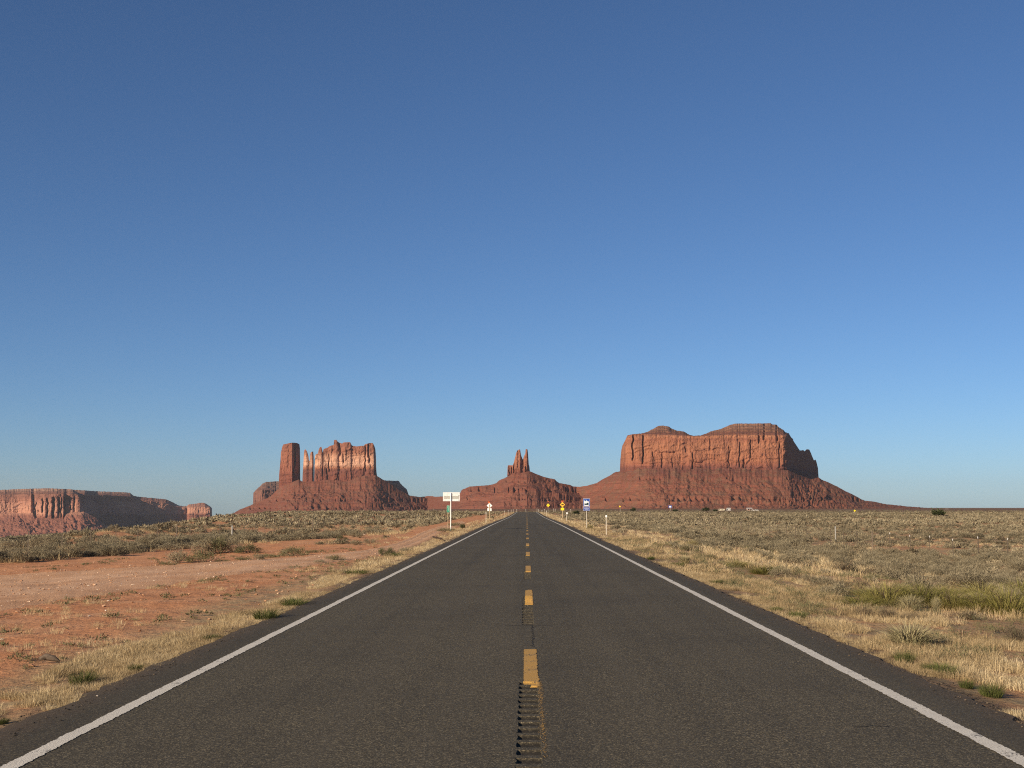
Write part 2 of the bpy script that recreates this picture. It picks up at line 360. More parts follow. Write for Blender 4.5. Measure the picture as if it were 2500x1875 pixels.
# ------------------------------------------------------------------ road with milled rumble grooves
CYC = [(7.0, 12.45, 11.97, 15.05), (18.2, 24.3, 21.9, 25.8), (29.7, 33.5, 32.9, 36.4)]
while CYC[-1][0] < 430:
    b = CYC[-1]; CYC.append(tuple(q + 11.25 for q in b))
PITCHG = .283
gl = []
for a, b, _, _ in CYC[:5]:
    k = 0
    while a + k * PITCHG + .19 < b: gl.append((a + k * PITCHG, a + k * PITCHG + .19)); k += 1
gl = np.array(gl)
def groove(y):
    y = np.asarray(y, float)[..., None]; m = (gl[:, 0] + gl[:, 1]) / 2; q = 1 - ((y - m) / .095) ** 2
    return .019 * np.sqrt(np.clip(q.max(-1), 0, 1))
gy_ = np.concatenate([np.concatenate([a + (b - a) * np.array([-.02, 0, .06, .2, .5, .8, .94, 1, 1.02]) for a, b in gl])])
ys = np.unique(np.concatenate([np.arange(-40, 6, 1.0), np.arange(6, 60, .25), np.arange(60, 200, 1.0), np.arange(200, 760, 4.0), gy_]))
xs = np.array([-4.06, -4.0, -3.9, -3.2, -2, -1, -.3, -.076, -.070, -.03, .02, .06, .098, .104, .3, 1, 2, 3.2, 3.9, 4.0, 4.06])
X, Y = np.meshgrid(xs, ys); Z = _zr(Y) + .018 * (1 - (np.abs(X) / 4) ** 2)
Z = np.where((X > -.072) & (X < .10), Z - groove(Y), Z)
edge = (fbm(Y / .35, Y * 0 + np.sign(X) * 9, 31, 3) - .5) * .16 + (fbm(Y / 6, np.sign(X) * 3 + 0 * Y, 33, 3) - .5) * .25
X = X + np.where(np.abs(np.broadcast_to(xs, X.shape) + .073) < .006, (vn(Y / .06, 0 * Y, 37) - .5) * .018, 0)
X = X + np.where(np.abs(X) > 3.85, edge, 0); Z = np.where(np.abs(np.broadcast_to(xs, Z.shape)) > 4.03, Z - .13, Z)
# beyond the crest the road bends away to the right
bend = lambda y: np.where(np.asarray(y, float) > 480, .0009 * (np.asarray(y, float) - 480) ** 2, 0)
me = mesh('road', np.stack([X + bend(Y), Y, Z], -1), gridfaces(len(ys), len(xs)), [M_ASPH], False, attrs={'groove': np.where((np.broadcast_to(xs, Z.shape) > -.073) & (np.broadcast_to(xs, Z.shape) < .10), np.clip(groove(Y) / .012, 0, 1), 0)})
tag(ob('road', me), kind='structure')
road_z = lambda x, y: _zr(y) + .018 * (1 - (np.abs(x) / 4) ** 2)

def edge_line(x0, w, seed):
    y = np.concatenate([np.arange(3, 26, .02), np.arange(26, 90, .15), np.arange(90, 520, 2.0)])
    near = 1 - sstep(20, 60, y); j = (vn(y / .022, y * 0, seed) - .5) * .018 * near + (fbm(y / .5, y * 0, seed + 3) - .5) * .02
    j2 = (vn(y / .022, y * 0 + 7, seed + 1) - .5) * .018 * near + (fbm(y / .5, y * 0 + 7, seed + 4) - .5) * .02
    xl = x0 - w / 2 + j; xr = x0 + w / 2 + j2
    V = np.stack([np.stack([q + bend(y), y, road_z(q, y) + .004], -1) for q in (xl, (xl + xr) / 2, xr)], 1)
    tag(ob('edge_line', mesh('edge_line', V, gridfaces(len(y), 3), [M_WHITE], True)), kind='structure')
edge_line(-3.435, .125, 40); edge_line(3.365, .135, 50)
for k, (a, b, c, d) in enumerate(CYC):
    if c > 440: break
    y = np.unique(np.concatenate([np.arange(c, d, .02 if c < 40 else .3), [d], gy_[(gy_ > c) & (gy_ < d)]]))
    tail = sstep(d - .35, d, y) if k else 0 * y
    xl = -.034 + (vn(y / .03, 0 * y, 60 + k) - .5) * .012 + .05 * np.round(tail * 2) / 2 * (k == 1) ; xr = .112 + (vn(y / .03, 0 * y, 80 + k) - .5) * .018
    if k == 0: xr = xr + .012 * (1 - sstep(c, c + 1.2, y)); xl = np.where(y < c + .22, .03 + (vn(y / .03, 0 * y, 70) - .5) * .03, xl)
    cols = [xl, np.minimum(np.maximum(xl + .02, .02), .09), np.full_like(y, .094), np.full_like(y, .1005), xr]
    V = np.stack([np.stack([q, y, road_z(q, y) + .004 - np.where(q < .097, groove(y), 0)], -1) for q in cols], 1)
    tag(ob('lane_dash', mesh('lane_dash', V, gridfaces(len(y), 5), [M_YELLOW], False)), kind='structure')
# old yellow overspray beside the nearest grooves: loose flecks of paint
fl = [(x, y) for x, y in zip(rng.normal(.125, .014, 900), rng.uniform(8.6, 12.3, 900)) if rng.random() < .25 + .75 * (y - 8.6) / 3.7]
V = []; Fs = []
for i, (x, y) in enumerate(fl):
    s = rng.uniform(.003, .008); a = rng.uniform(0, 6)
    V += [(x + s * math.cos(a + q), y + 1.6 * s * math.sin(a + q), float(road_z(x, y)) + .003) for q in (0, 2.1, 4.2)]; Fs.append((3 * i, 3 * i + 1, 3 * i + 2))
tag(ob('paint_flecks', mesh('paint_flecks', V, [np.array(Fs)], [M_YELLOW])), kind='stuff')
# tar seam across the road and the thin cracks near the camera
M_TAR = plain('crack_sealant', (.036, .031, .024), .8, .2)
def strip(name, pts, w):
    P_ = np.array(pts, float); d = np.gradient(P_, axis=0); nrm = np.stack([-d[:, 1], d[:, 0]], -1); nrm /= np.linalg.norm(nrm, axis=1)[:, None]
    a = P_ - nrm * w / 2; b = P_ + nrm * w / 2
    V = np.stack([np.column_stack([q, road_z(q[:, 0], q[:, 1]) + .003]) for q in (a, b)], 1)
    tag(ob(name, mesh(name, V, gridfaces(len(P_), 2), [M_TAR])), kind='structure')
xx = np.linspace(-2.4, 2.6, 60); strip('tar_seam', [(x, 128 + .5 * math.sin(x * 3) + .4 * rng.normal() * .3) for x in xx], .9)
yy = np.linspace(15.3, 18.1, 60); strip('road_crack', [(.075 + .012 * rng.normal(), y) for y in yy], .012)
xx = np.linspace(2.55, 2.85, 14); strip('road_crack', [(x, 9.9 + .012 * rng.normal()) for x in xx], .011)
xx = np.linspace(-.32, .35, 40); strip('road_crack', [(x, 18.05 + .02 * rng.normal()) for x in xx], .014)

# ------------------------------------------------------------------ buttes and mesas
def surf(name, U, V, D, mat, parent, smooth=True, back=True):
    rx, rz = ray(np.broadcast_to(U, V.shape), V)
    P = np.stack([rx * D, D, HC + rz * D], -1)
    if parent is not None: P = P - np.array(parent.location)
    return ob(name, mesh(name, P, gridfaces(*V.shape), [mat], smooth), parent)

def cliff(name, u0, u1, D0, top, base, front, back, mat, parent, cap=None, capdepth=0, du=.5, nz=90, seed=0, amp=1.0, cracks=(), caprough=1.0, crackamp=22, toprough=0, crw=26, lay=1.0, blocks=1.0):
    """A rock wall: top/base are its outline heights, front(u)/back(u) its depth in metres behind D0."""
    U = np.arange(u0, u1 + du * .5, du); k = D0 / 3000.0; m = U * k          # metres along
    T = top(U) + (fbm(U / 2.5, U * 0, seed + 90, 3) - .5) * 2 * toprough; Bv = base(U)
    T = np.minimum(T, Bv - .5)
    f = np.linspace(0, 1, nz)[:, None]; Vv = Bv[None] * (1 - f) + T[None] * f
    zz = -Vv * k
    mm = np.broadcast_to(m[None], Vv.shape)
    wob = (fbm(mm / 60, zz / 60, seed + 7, 3) - .5) * 30
    d = (fbm((mm + wob) / 42, zz / 260, seed, 4) - .5) * 34 * amp
    d = d + (fbm((mm + wob * .5) / 13, zz / 90, seed + 1, 3) - .5) * 11 * amp
    d = d + crackamp * ridge((mm + wob * .8) / crw, zz / 170, seed + 2, 7) * sstep(.35, .65, fbm(mm / 50, zz / 45, seed + 3, 2)) * amp
    d = d + (vn(zz / 7 + .3 * wob, mm / 90, seed + 4) - .5) * 5 * lay + (vn(zz / 17 + .2 * wob, mm / 160, seed + 5) - .5) * 7 * lay
    d = d + (fbm(mm / 5, zz / 6, seed + 6, 3) - .5) * 4
    for wq, hq, aq in ((30, 75, 7), (15, 42, 5), (8, 20, 2.6)):          # joint-bounded slabs and columns with crisp edges
        ci = np.floor((mm + wob * .35 + 2.2 * (fbm(zz / 9, mm / 9, seed + 13, 3) - .5)) / wq); off = hsh(ci.astype(np.int64), ci.astype(np.int64) * 0, seed + 14) * 3
        cj = np.floor(zz / hq + off + .25 * vn(mm / 6, zz / 30, seed + 15)); d = d + (hsh(ci.astype(np.int64), cj.astype(np.int64), seed + 16) - .5) * aq * blocks
    for (cu, va, vb, cw, cd) in cracks:
        env = sstep(va - 4, va + 4, Vv) * (1 - sstep(vb - 4, vb + 4, Vv)); cc = cu + (fbm(zz / 22, 0 * zz, seed + int(cu), 3) - .5) * 6
        d = d + cd * env * np.exp(-((U[None] - cc) / cw) ** 2)
    d = d + (1 - f) * -10 + f ** 3 * 8
    fr = front(U)[None]; bk = back(U)[None]
    Dp = D0 + fr + d * np.minimum(1, (bk - fr) / 60 + .15)
    rows_v = [Vv]; rows_d = [Dp]
    rim = Dp[-1:]
    if cap is not None:
        Cv = np.minimum(cap(U)[None] + (fbm(U / 2.2, U * 0, seed + 91, 3) - .5)[None] * 1.6 * caprough, T[None] - .3)
        nc = 36; tq = np.linspace(0, 1, nc + 1)[1:, None]
        wj = tq + .10 * (fbm(mm[:nc] / 22, tq * 5 + 0 * mm[:nc], seed + 20, 3) - .5) * (1 - tq)
        pr = np.interp(wj, [0, .12, .14, .34, .37, .60, .63, .86, .90, 1], [0, .06, .16, .26, .44, .56, .70, .80, .97, 1])
        cv = T[None] + (Cv - T[None]) * pr
        cdp = rim + tq * capdepth + (fbm(mm[:nc] / 14, tq * 8 + 0 * mm[:nc], seed + 22, 3) - .5) * 26 * caprough * (1 - tq ** 2)
        rows_v.append(cv); rows_d.append(cdp); rim = cdp[-1:]
    topv = rows_v[-1][-1:]
    bd = np.maximum(D0 + bk, rim + 4)
    zt = HC + ray(np.broadcast_to(U, topv.shape), topv)[1] * rim                # keep height level over the top
    for q in (.35, .7, 1.0):
        dq = rim * (1 - q) + bd * q; rows_d.append(dq); rows_v.append(CV_of(U, zt - (2 + 4 * vn(m / 9, m * 0 + q, seed + 30))[None] * q, dq))
    zb = HC + ray(np.broadcast_to(U, topv.shape), Bv[None] + 8)[1] * bd
    rows_d.append(bd + 6); rows_v.append(CV_of(U, zb, bd + 6))
    return surf(name, U[None], np.concatenate(rows_v), np.concatenate(rows_d), mat, parent)
def CV_of(U, z, D):                                 # photo row at which a point of height z, depth D in column U is seen
    U = np.broadcast_to(U, np.shape(z)); a = np.full(np.shape(z), 900.0); b = np.full(np.shape(z), 1700.0); t = (z - HC) / D
    za = ray(U, a)[1]; zb = ray(U, b)[1]
    for _ in range(3):
        m = a + (b - a) * (za - t) / (za - zb); zm = ray(U, m)[1]; up = zm > t
        a = np.where(up, m, a); za = np.where(up, zm, za); b = np.where(up, b, m); zb = np.where(up, zb, zm); b = np.where(a == b, a + 1, b); zb = ray(U, b)[1]
    return a + (b - a) * (za - t) / (za - zb + 1e-12)

def talus(name, u0, u1, sky, Dr, foot, mat, parent, prof, footD=None, cone=None, du=.6, nt=190, seed=0, amp=1.0, flat=None, gul=1.0, ledge=(), taper=None):
    """A slope of debris from the ridge line sky(u), at depth Dr(u), down towards the camera."""
    U = np.arange(u0, u1, du); S = sky(U) + (fbm(U / 4, U * 0, seed + 50, 3) - .5) * 1.4
    if cone is not None: S = S + np.where((U > cone[0]) & (U < cone[1]), cone[2] * (fbm(U / 9, U * 0, seed + 51, 3) - .55) * 2 * np.minimum(1, np.minimum(U - cone[0], cone[1] - U) / 8), 0)
    Fv = foot(U); S = np.minimum(S, Fv - .4)
    D1 = Dr(U); k = D1 / 3000.0; H = (Fv - S) * k; RN = D1 - footD(U)
    t = np.linspace(0, 1, nt)[:, None]
    m = (U * k)[None]; dep = D1[None] - RN[None] * (1 - t); dm = RN[None] * (1 - t)
    jit = (fbm(m / 70, dm / 50, seed + 1, 3) - .5) * .16 * (1 - t) ** .5 + (fbm(m / 14, dm / 60, seed + 2, 3) - .5) * .07 * (1 - t) ** .3
    hp = np.interp(np.clip(t + jit * np.minimum(1, t * 5), 0, 1), prof[0], prof[1])
    kw = np.ones(41) / 41; Ss = np.convolve(np.pad(S, 20, mode='edge'), kw, mode='valid')
    Sb = Ss[None] + (S - Ss)[None] * t ** 5
    v = Fv[None] + (Sb - Fv[None]) * hp
    sl = m - dm * (.45 + .9 * (fbm(m / 240, dm / 300, seed + 9, 2) - .5)) + 30 * (fbm(m / 40, dm / 40, seed + 12, 3) - .5)
    g = ridge(sl / 58, dm / 170, seed + 3, 2) * 8 + ridge(sl / 24 + 3, dm / 60, seed + 4, 2) * 7 * vn(m / 60, dm / 60, seed + 8)
    blk = (fbm(m / 10, dm / 12, seed + 5, 3) - .5) * 8 * sstep(.42, .62, fbm(m / 70, dm / 55, seed + 6, 3)) + (fbm(m / 30, dm / 30, seed + 7, 3) - .5) * 6
    rub_ = sstep(.40, .60, fbm(m / 80, dm / 60, seed + 14, 3))
    blk = blk + (cells(m / 26, dm / 30, seed + 15) * 10 + cells(m / 13, dm / 14, seed + 17) * 8) * rub_ + cells(m / 9, dm / 10, seed + 19) * 3.5
    env = np.minimum(1, (1 - t) * 7) * np.minimum(1, t * 4)
    hm = np.minimum(1, H / 60)[None]; env = env * np.minimum(1, RN / 200)[None] ** .5
    dz = (-g * .75 * gul + blk) * env * amp * hm
    for (lv, drop, wl) in ledge:                     # broken cliff bands at a fixed height: recessed pockets below a lip
        w = sstep(lv - 1.5, lv, v) * (1 - sstep(lv + drop, lv + drop * 2.2, v)) * sstep(.45, .6, fbm(m / wl, 0 * v + lv, seed + 11, 3))
        dz = dz - w * 9 * np.minimum(1, (1 - t) * 10) * (1 + .6 * np.sin(m / 3.1))
    vv = v - dz / k
    vv = np.where(t > .995, S[None], np.maximum(vv, Sb + .6 * (1 - t)))
    fl = flat(U) if flat is not None else np.full_like(U, 90.0)
    z1 = HC + ray(U, S)[1] * D1
    rows_v = [vv]; rows_d = [dep]
    for q, dzq in ((.5, 1), (1, 3)):
        dq = D1 + fl * q; rows_d.append(dq[None]); rows_v.append(CV_of(U, z1 - dzq, dq)[None])
    zf = HC + ray(U, Fv)[1] * (D1 - RN)
    dq = D1 + fl + H * 1.6 + 60; rows_d.append(dq[None]); rows_v.append(CV_of(U, np.minimum(zf, z1 - 4) - 10, dq)[None])
    return surf(name, U[None], np.concatenate(rows_v), np.concatenate(rows_d), mat, parent)
const = lambda c: (lambda u: np.full(np.shape(u), float(c)))

RED, DRED, PUR, ORG, TAN = (.30, .108, .062), (.235, .082, .052), (.20, .078, .056), (.40, .165, .085), (.50, .25, .135)
GRN = (.215, .125, .075)
zpx = lambda v, D: HC + float(ray(1286, v)[1]) * D
# --- right: the long massive butte
DB = 4000.0
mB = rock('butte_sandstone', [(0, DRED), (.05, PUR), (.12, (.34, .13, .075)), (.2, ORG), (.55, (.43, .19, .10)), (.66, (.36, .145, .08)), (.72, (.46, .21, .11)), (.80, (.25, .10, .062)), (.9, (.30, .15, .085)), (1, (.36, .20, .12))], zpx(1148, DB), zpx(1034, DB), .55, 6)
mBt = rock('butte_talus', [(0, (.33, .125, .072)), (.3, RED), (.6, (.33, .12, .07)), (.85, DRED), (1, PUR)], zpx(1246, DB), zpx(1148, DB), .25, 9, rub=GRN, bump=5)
big = thing('sandstone_butte', 'long massive flat-faced butte with a two-humped top standing right of the road', 'butte', at(1720, 1250, DB))
b_top = interp([(1513.5, 1150), (1514.5, 1122), (1517, 1099), (1519.5, 1088), (1526, 1076), (1531, 1064.5), (1543, 1061), (1568, 1059.5), (1600, 1061), (1640, 1062.5), (1684, 1064.5), (1695, 1066), (1720, 1065), (1760, 1062.5), (1800, 1061), (1860, 1062), (1900, 1062), (1919, 1063),
                (1929, 1066), (1936, 1072), (1937.5, 1086.6), (1942, 1095), (1948.6, 1101), (1961, 1099), (1964, 1102), (1969.5, 1097), (1976, 1098), (1980, 1107), (1984, 1117), (1987, 1124), (1991.5, 1122.5), (1994, 1130), (1997, 1143), (1998.5, 1165)])
b_cap = interp([(1513, 1150), (1531, 1063.4), (1543, 1060), (1568, 1058), (1581, 1054), (1600, 1044), (1607, 1039.5), (1618, 1039), (1634, 1041.5), (1639, 1046), (1652, 1051), (1668, 1053), (1673.6, 1056), (1684, 1062), (1695, 1064), (1710, 1063), (1726, 1057.6), (1734, 1053.5), (1760, 1047), (1783, 1037), (1796, 1034), (1845, 1034), (1881, 1033),
                (1885.6, 1036), (1896, 1036.6), (1900, 1042), (1913, 1050), (1918, 1055.5), (1926, 1058), (1930, 1065), (1998, 1170)])
b_base = interp([(1513, 1153), (1925, 1150), (1948, 1162), (1981, 1172), (1999, 1175)])
b_front = interp([(1513, 190), (1518, 110), (1526, 60), (1545, 25), (1600, 4), (1760, 0), (1880, -4), (1912, 2), (1921, 20), (1924, 60), (1937, 240), (1999, 900)])
obj_cl = cliff('cliff', 1513.5, 1998.5, DB, b_top, b_base, b_front, lambda u: np.maximum(b_front(u) + 60, 620), mB, big, cap=b_cap, capdepth=230, nz=130, seed=100, amp=.36, crackamp=7, toprough=.5, crw=17, lay=1.15, blocks=.42,
      cracks=[(1545, 1064, 1124, 1.58, 30), (1570, 1064, 1130, 1.44, 27), (1674, 1092, 1104, 1.15, 12), (1691, 1106, 1145, 1.15, 17), (1616, 1108, 1142, 1.15, 12), (1594, 1104, 1144, 1.15, 10), (1642, 1115, 1142, 1.01, 10), (1733, 1072, 1100, 1.73, 7), (1806, 1080, 1140, 1.30, 12), (1832, 1075, 1120, 1.22, 15), (1853, 1064, 1082, 1.58, 22), (1866, 1060, 1074, 1.87, 20), (1898, 1060, 1076, 2.02, 22), (1903, 1085, 1140, 1.22, 15), (1816, 1120, 1146, 1.08, 12), (1780, 1090, 1140, 1.15, 8)])
b_sky = interp([(1396, 1187), (1413, 1188.5), (1433, 1186), (1456, 1179.5), (1470.6, 1170), (1492, 1159.5), (1499, 1153.5), (1515, 1150), (1530, 1146), (1700, 1144), (1800, 1145), (1900, 1147), (1925, 1148), (1948, 1159), (1981, 1170), (1998, 1165), (2006, 1171), (2019, 1176), (2040.5, 1186), (2062, 1198), (2080, 1206), (2105, 1220), (2111, 1222), (2135.6, 1225), (2158, 1230), (2197, 1234.3), (2215, 1236.5), (2237, 1237.6), (2271, 1241), (2294, 1244), (2328, 1245), (2384, 1246.2), (2463, 1248.5), (2560, 1249.5)])
b_Dr = lambda u: DB + np.interp(u, [1396, 1480, 1515, 1530, 1560, 1600, 1900, 1925, 1950, 1998, 2080, 2300, 2560], [300, 200, 120, 50, 5, -14, -16, -6, 30, 110, 150, 330, 460])
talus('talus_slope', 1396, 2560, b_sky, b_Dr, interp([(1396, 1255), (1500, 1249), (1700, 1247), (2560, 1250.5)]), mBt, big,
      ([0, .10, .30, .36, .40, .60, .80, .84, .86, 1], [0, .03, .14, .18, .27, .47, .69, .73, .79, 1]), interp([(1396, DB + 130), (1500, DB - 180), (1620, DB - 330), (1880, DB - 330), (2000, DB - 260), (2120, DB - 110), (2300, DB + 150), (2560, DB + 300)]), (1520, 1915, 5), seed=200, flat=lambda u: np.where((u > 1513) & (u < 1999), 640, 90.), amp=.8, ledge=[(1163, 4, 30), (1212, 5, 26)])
# --- middle: the low stepped mesa with a two-horned tower
DK = 4200.0
mK = rock('tower_sandstone', [(0, DRED), (.18, (.27, .10, .06)), (.3, (.36, .15, .085)), (.7, (.40, .175, .10)), (1, (.36, .15, .085))], zpx(1160, DK), zpx(1097, DK), .35, 5)
mKt = rock('tower_talus', [(0, (.24, .085, .055)), (.3, (.27, .10, .063)), (.55, (.265, .094, .058)), (.8, (.28, .10, .06)), (1, DRED)], zpx(1252, DK), zpx(1150, DK), .3, 6, rub=(.21, .10, .066), bump=5)
king = thing('tower_butte', 'small butte with two horn-like rock towers on a low stepped mesa where the road vanishes', 'butte', at(1266, 1250, DK))
k_top = interp([(1238.5, 1160), (1239.3, 1138), (1240.6, 1136), (1252, 1136), (1254.5, 1129), (1258, 1115.4), (1260.6, 1104.6), (1263, 1100), (1267.5, 1097), (1270, 1097.7), (1271.4, 1107.7), (1273, 1114), (1276, 1121.5), (1277, 1121.5), (1279, 1114), (1282.6, 1107.7), (1283.2, 1097.5), (1286, 1096.6), (1288, 1097.7), (1289.4, 1110.7), (1291, 1135), (1292.4, 1138.4), (1294, 1155)])
k_fr = interp([(1238, 40), (1240, 12), (1252, 6), (1258, 0), (1270, 0), (1274, 6), (1278, 5), (1281, 1), (1287, 2), (1289, 30), (1294, 75)])
cliff('tower', 1238.5, 1294, DK, k_top, const(1161), k_fr, lambda u: k_fr(u) + 30 + 26 * np.exp(-((u - 1266) / 22) ** 2), mK, king, du=.35, nz=90, seed=300, amp=.42, crackamp=14, crw=17, toprough=.6, blocks=.5,
      cracks=[(1244, 1138, 1160, 1.0, 24), (1255, 1133, 1158, 1.0, 24), (1276, 1120, 1140, 1.0, 9), (1283, 1140, 1158, 1, 22), (1249, 1142, 1160, .8, 16)])
k_sky = interp([(985, 1213), (1010, 1212), (1023, 1213.6), (1044, 1211), (1065, 1212.5), (1082, 1211.8), (1119, 1211), (1122, 1206.6), (1127, 1196.4), (1146, 1188), (1198, 1184), (1211.8, 1179.4), (1218.5, 1172.7), (1239, 1164), (1250, 1157), (1292, 1150), (1311, 1158), (1334, 1166), (1355, 1170.4), (1357.5, 1173.8), (1365.5, 1179.4), (1392.6, 1184), (1399, 1188), (1424, 1189), (1450, 1192), (1490, 1200)])
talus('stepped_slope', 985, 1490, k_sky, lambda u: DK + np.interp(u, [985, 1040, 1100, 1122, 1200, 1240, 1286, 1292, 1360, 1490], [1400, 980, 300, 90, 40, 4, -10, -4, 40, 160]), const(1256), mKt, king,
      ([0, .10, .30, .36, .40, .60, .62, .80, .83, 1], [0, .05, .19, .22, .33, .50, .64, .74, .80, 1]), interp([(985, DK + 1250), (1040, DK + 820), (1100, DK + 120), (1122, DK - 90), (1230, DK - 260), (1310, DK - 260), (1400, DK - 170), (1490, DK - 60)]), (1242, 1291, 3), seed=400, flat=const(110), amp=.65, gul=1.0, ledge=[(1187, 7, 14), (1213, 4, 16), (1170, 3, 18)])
# --- left: the castle-like butte with pillars
DC = 5000.0
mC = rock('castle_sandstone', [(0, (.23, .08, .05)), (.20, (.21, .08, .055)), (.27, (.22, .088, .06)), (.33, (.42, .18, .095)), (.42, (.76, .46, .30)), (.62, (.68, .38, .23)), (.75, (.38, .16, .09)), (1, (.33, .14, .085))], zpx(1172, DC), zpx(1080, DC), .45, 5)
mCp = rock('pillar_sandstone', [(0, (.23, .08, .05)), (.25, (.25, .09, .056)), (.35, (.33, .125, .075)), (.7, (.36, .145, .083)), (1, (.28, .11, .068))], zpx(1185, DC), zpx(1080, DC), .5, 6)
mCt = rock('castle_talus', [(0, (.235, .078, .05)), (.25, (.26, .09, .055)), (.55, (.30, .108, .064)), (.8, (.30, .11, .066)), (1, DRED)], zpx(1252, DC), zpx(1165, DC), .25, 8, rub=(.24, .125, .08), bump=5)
cas = thing('castle_butte', 'castle-like butte with a free-standing square pillar and thin spires, left of the road', 'butte', at(800, 1252, DC))
p_top = interp([(680.6, 1187), (681.2, 1162), (684.4, 1128), (685.8, 1105), (689, 1091), (692, 1085), (704.7, 1082), (714, 1080.6), (725, 1081.4), (731, 1084.6), (732.5, 1096.6), (732.9, 1170), (733.2, 1180)])
p_fr = interp([(680, 34), (684, 18), (700, 6), (713, 0), (715, 6), (725, 26), (733.5, 62)])
cliff('pillar', 680.6, 733.2, DC, p_top, const(1191), p_fr, lambda u: np.maximum(p_fr(u) + 14, 70), mCp, cas, du=.4, nz=110, seed=500, amp=.28, crackamp=8, crw=20, toprough=.3, blocks=.35, cracks=[(721, 1085, 1135, 1.3, 16), (718, 1110, 1165, 1.2, 12)])
s_top = interp([(738.2, 1180), (738.8, 1160), (740, 1141), (742, 1107.5), (743, 1099), (746, 1097), (749.5, 1102), (753.2, 1114), (754, 1121.7), (755.4, 1126), (756.4, 1124), (757.6, 1107.5), (759.7, 1103.4), (764.6, 1102), (765.8, 1114), (766.1, 1165), (766.5, 1180)])
s_fr = interp([(738, 22), (743, 4), (748, 0), (753, 3), (755.5, 3), (758, 1), (762, 0), (767, 26)])
cliff('spire_pair', 738.2, 766.5, DC, s_top, const(1182), s_fr, lambda u: s_fr(u) + 20 + 6 * np.exp(-((u - 750) / 8) ** 2), mC, cas, du=.3, nz=90, seed=520, amp=.3, crackamp=7, crw=14, toprough=.4, blocks=.35)
w_top = interp([(766.8, 1176), (767.2, 1150), (768, 1122), (770.5, 1110), (776, 1107), (778, 1098), (780.7, 1092.5), (784.8, 1091), (788, 1105), (789, 1100), (790, 1096.6), (792, 1095.5), (799.7, 1092.5), (803.8, 1089), (814.6, 1086.4), (815.7, 1074), (820.7, 1073.6), (824, 1077.6), (828, 1081), (835, 1082.4), (839, 1080), (855, 1079.6), (859.4, 1088), (871.5, 1090), (882.4, 1088.5), (887.8, 1088.5), (892, 1084.4), (898.7, 1082.4), (909.5, 1081.4), (913, 1085.8), (916.3, 1096.6), (917.7, 1112), (918.4, 1141), (919.4, 1155), (921.5, 1168)])
w_fr = interp([(766.8, 12), (771, 4), (777, 1), (785, 1), (788, 5), (790, 4), (800, 7), (814, 2), (824, 3), (828, 9), (832, 7), (842, 3), (856, 4), (860, 10), (880, 9), (890, 9), (893, 5), (900, 0), (905, 6), (912, 4), (915, 24), (921.5, 75)])
cliff('cliff_wall', 766.8, 921.5, DC, w_top, interp([(768, 1182), (800, 1180), (835, 1184), (870, 1174), (921, 1170)]), w_fr, lambda u: np.maximum(w_fr(u) + 40, 95), mC, cas, du=.4, nz=110, seed=540, amp=.25, crackamp=6, crw=22, blocks=.55, toprough=.7,
      cracks=[(788.5, 1100, 1160, .9, 8), (829, 1084, 1112, 1.4, 20), (803, 1110, 1150, 1, 20), (893, 1090, 1150, 1.2, 24), (900.5, 1085, 1130, 2.0, 22), (798, 1145, 1172, .9, 22), (823, 1160, 1186, 1, 20), (838, 1108, 1130, 1.2, 16), (890, 1135, 1165, 1, 18), (858, 1137, 1150, .9, 14)], lay=.7)
c_sky = interp([(505, 1272), (540, 1263), (556, 1261), (586, 1243.5), (618.6, 1231), (659, 1213), (681, 1192), (690, 1186), (729, 1171), (740, 1176), (770, 1175), (800, 1173), (840, 1175), (880, 1164), (918, 1160), (922, 1163), (933, 1170), (947, 1178), (962, 1187), (975, 1196), (1001, 1210), (1023, 1213), (1060, 1219), (1100, 1228)])
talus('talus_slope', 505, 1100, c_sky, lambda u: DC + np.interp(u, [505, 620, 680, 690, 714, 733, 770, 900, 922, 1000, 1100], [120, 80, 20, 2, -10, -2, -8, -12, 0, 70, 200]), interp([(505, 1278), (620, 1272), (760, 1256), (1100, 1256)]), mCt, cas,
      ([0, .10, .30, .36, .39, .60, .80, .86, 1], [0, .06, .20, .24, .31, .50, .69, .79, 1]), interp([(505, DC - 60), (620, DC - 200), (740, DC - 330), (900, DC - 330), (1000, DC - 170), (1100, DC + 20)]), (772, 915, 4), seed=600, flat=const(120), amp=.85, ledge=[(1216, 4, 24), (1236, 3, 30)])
# --- two low mesas showing behind it
mF = rock('far_mesa_rock', [(0, (.20, .095, .07)), (.45, (.25, .115, .08)), (.7, (.24, .13, .09)), (1, (.26, .16, .11))], zpx(1240, 6500), zpx(1172, 6500), .5, 10, 1.6, (.13, .07, .055), bump=8)
m1 = thing('small_mesa', 'distant greyish flat-topped mesa showing behind the left foot of the castle-like butte', 'mesa', at(650, 1250, 6500))
f_top = interp([(617.6, 1233), (618.6, 1203), (625, 1196), (638, 1184), (641, 1180), (650, 1176.5), (681, 1174.8), (700, 1174.5), (730, 1176)])
cliff('cliff', 617.6, 730, 6500, interp([(617.6, 1236), (618.6, 1204), (627, 1197), (650, 1196), (730, 1196)]), const(1250), interp([(617, 200), (622, 60), (640, 0), (660, 40), (730, 60)]), const(800), mF, m1, cap=f_top, capdepth=380, seed=700, amp=1.0, crackamp=40, crw=45, nz=60)
m2 = thing('small_mesa', 'distant dark flat-topped mesa showing behind the right foot of the castle-like butte', 'mesa', at(960, 1250, 5600))
cliff('cliff', 925, 999, 5600, interp([(925, 1180), (941, 1180), (972, 1184), (980, 1190), (990, 1196), (994, 1199), (999, 1216)]), const(1240), interp([(925, 0), (940, 20), (960, 200), (999, 900)]), const(1200), mF, m2, cap=interp([(925, 1172), (941, 1173), (974, 1174), (978, 1181), (993, 1194.6), (999, 1212)]), capdepth=200, seed=720, amp=.8, nz=60)
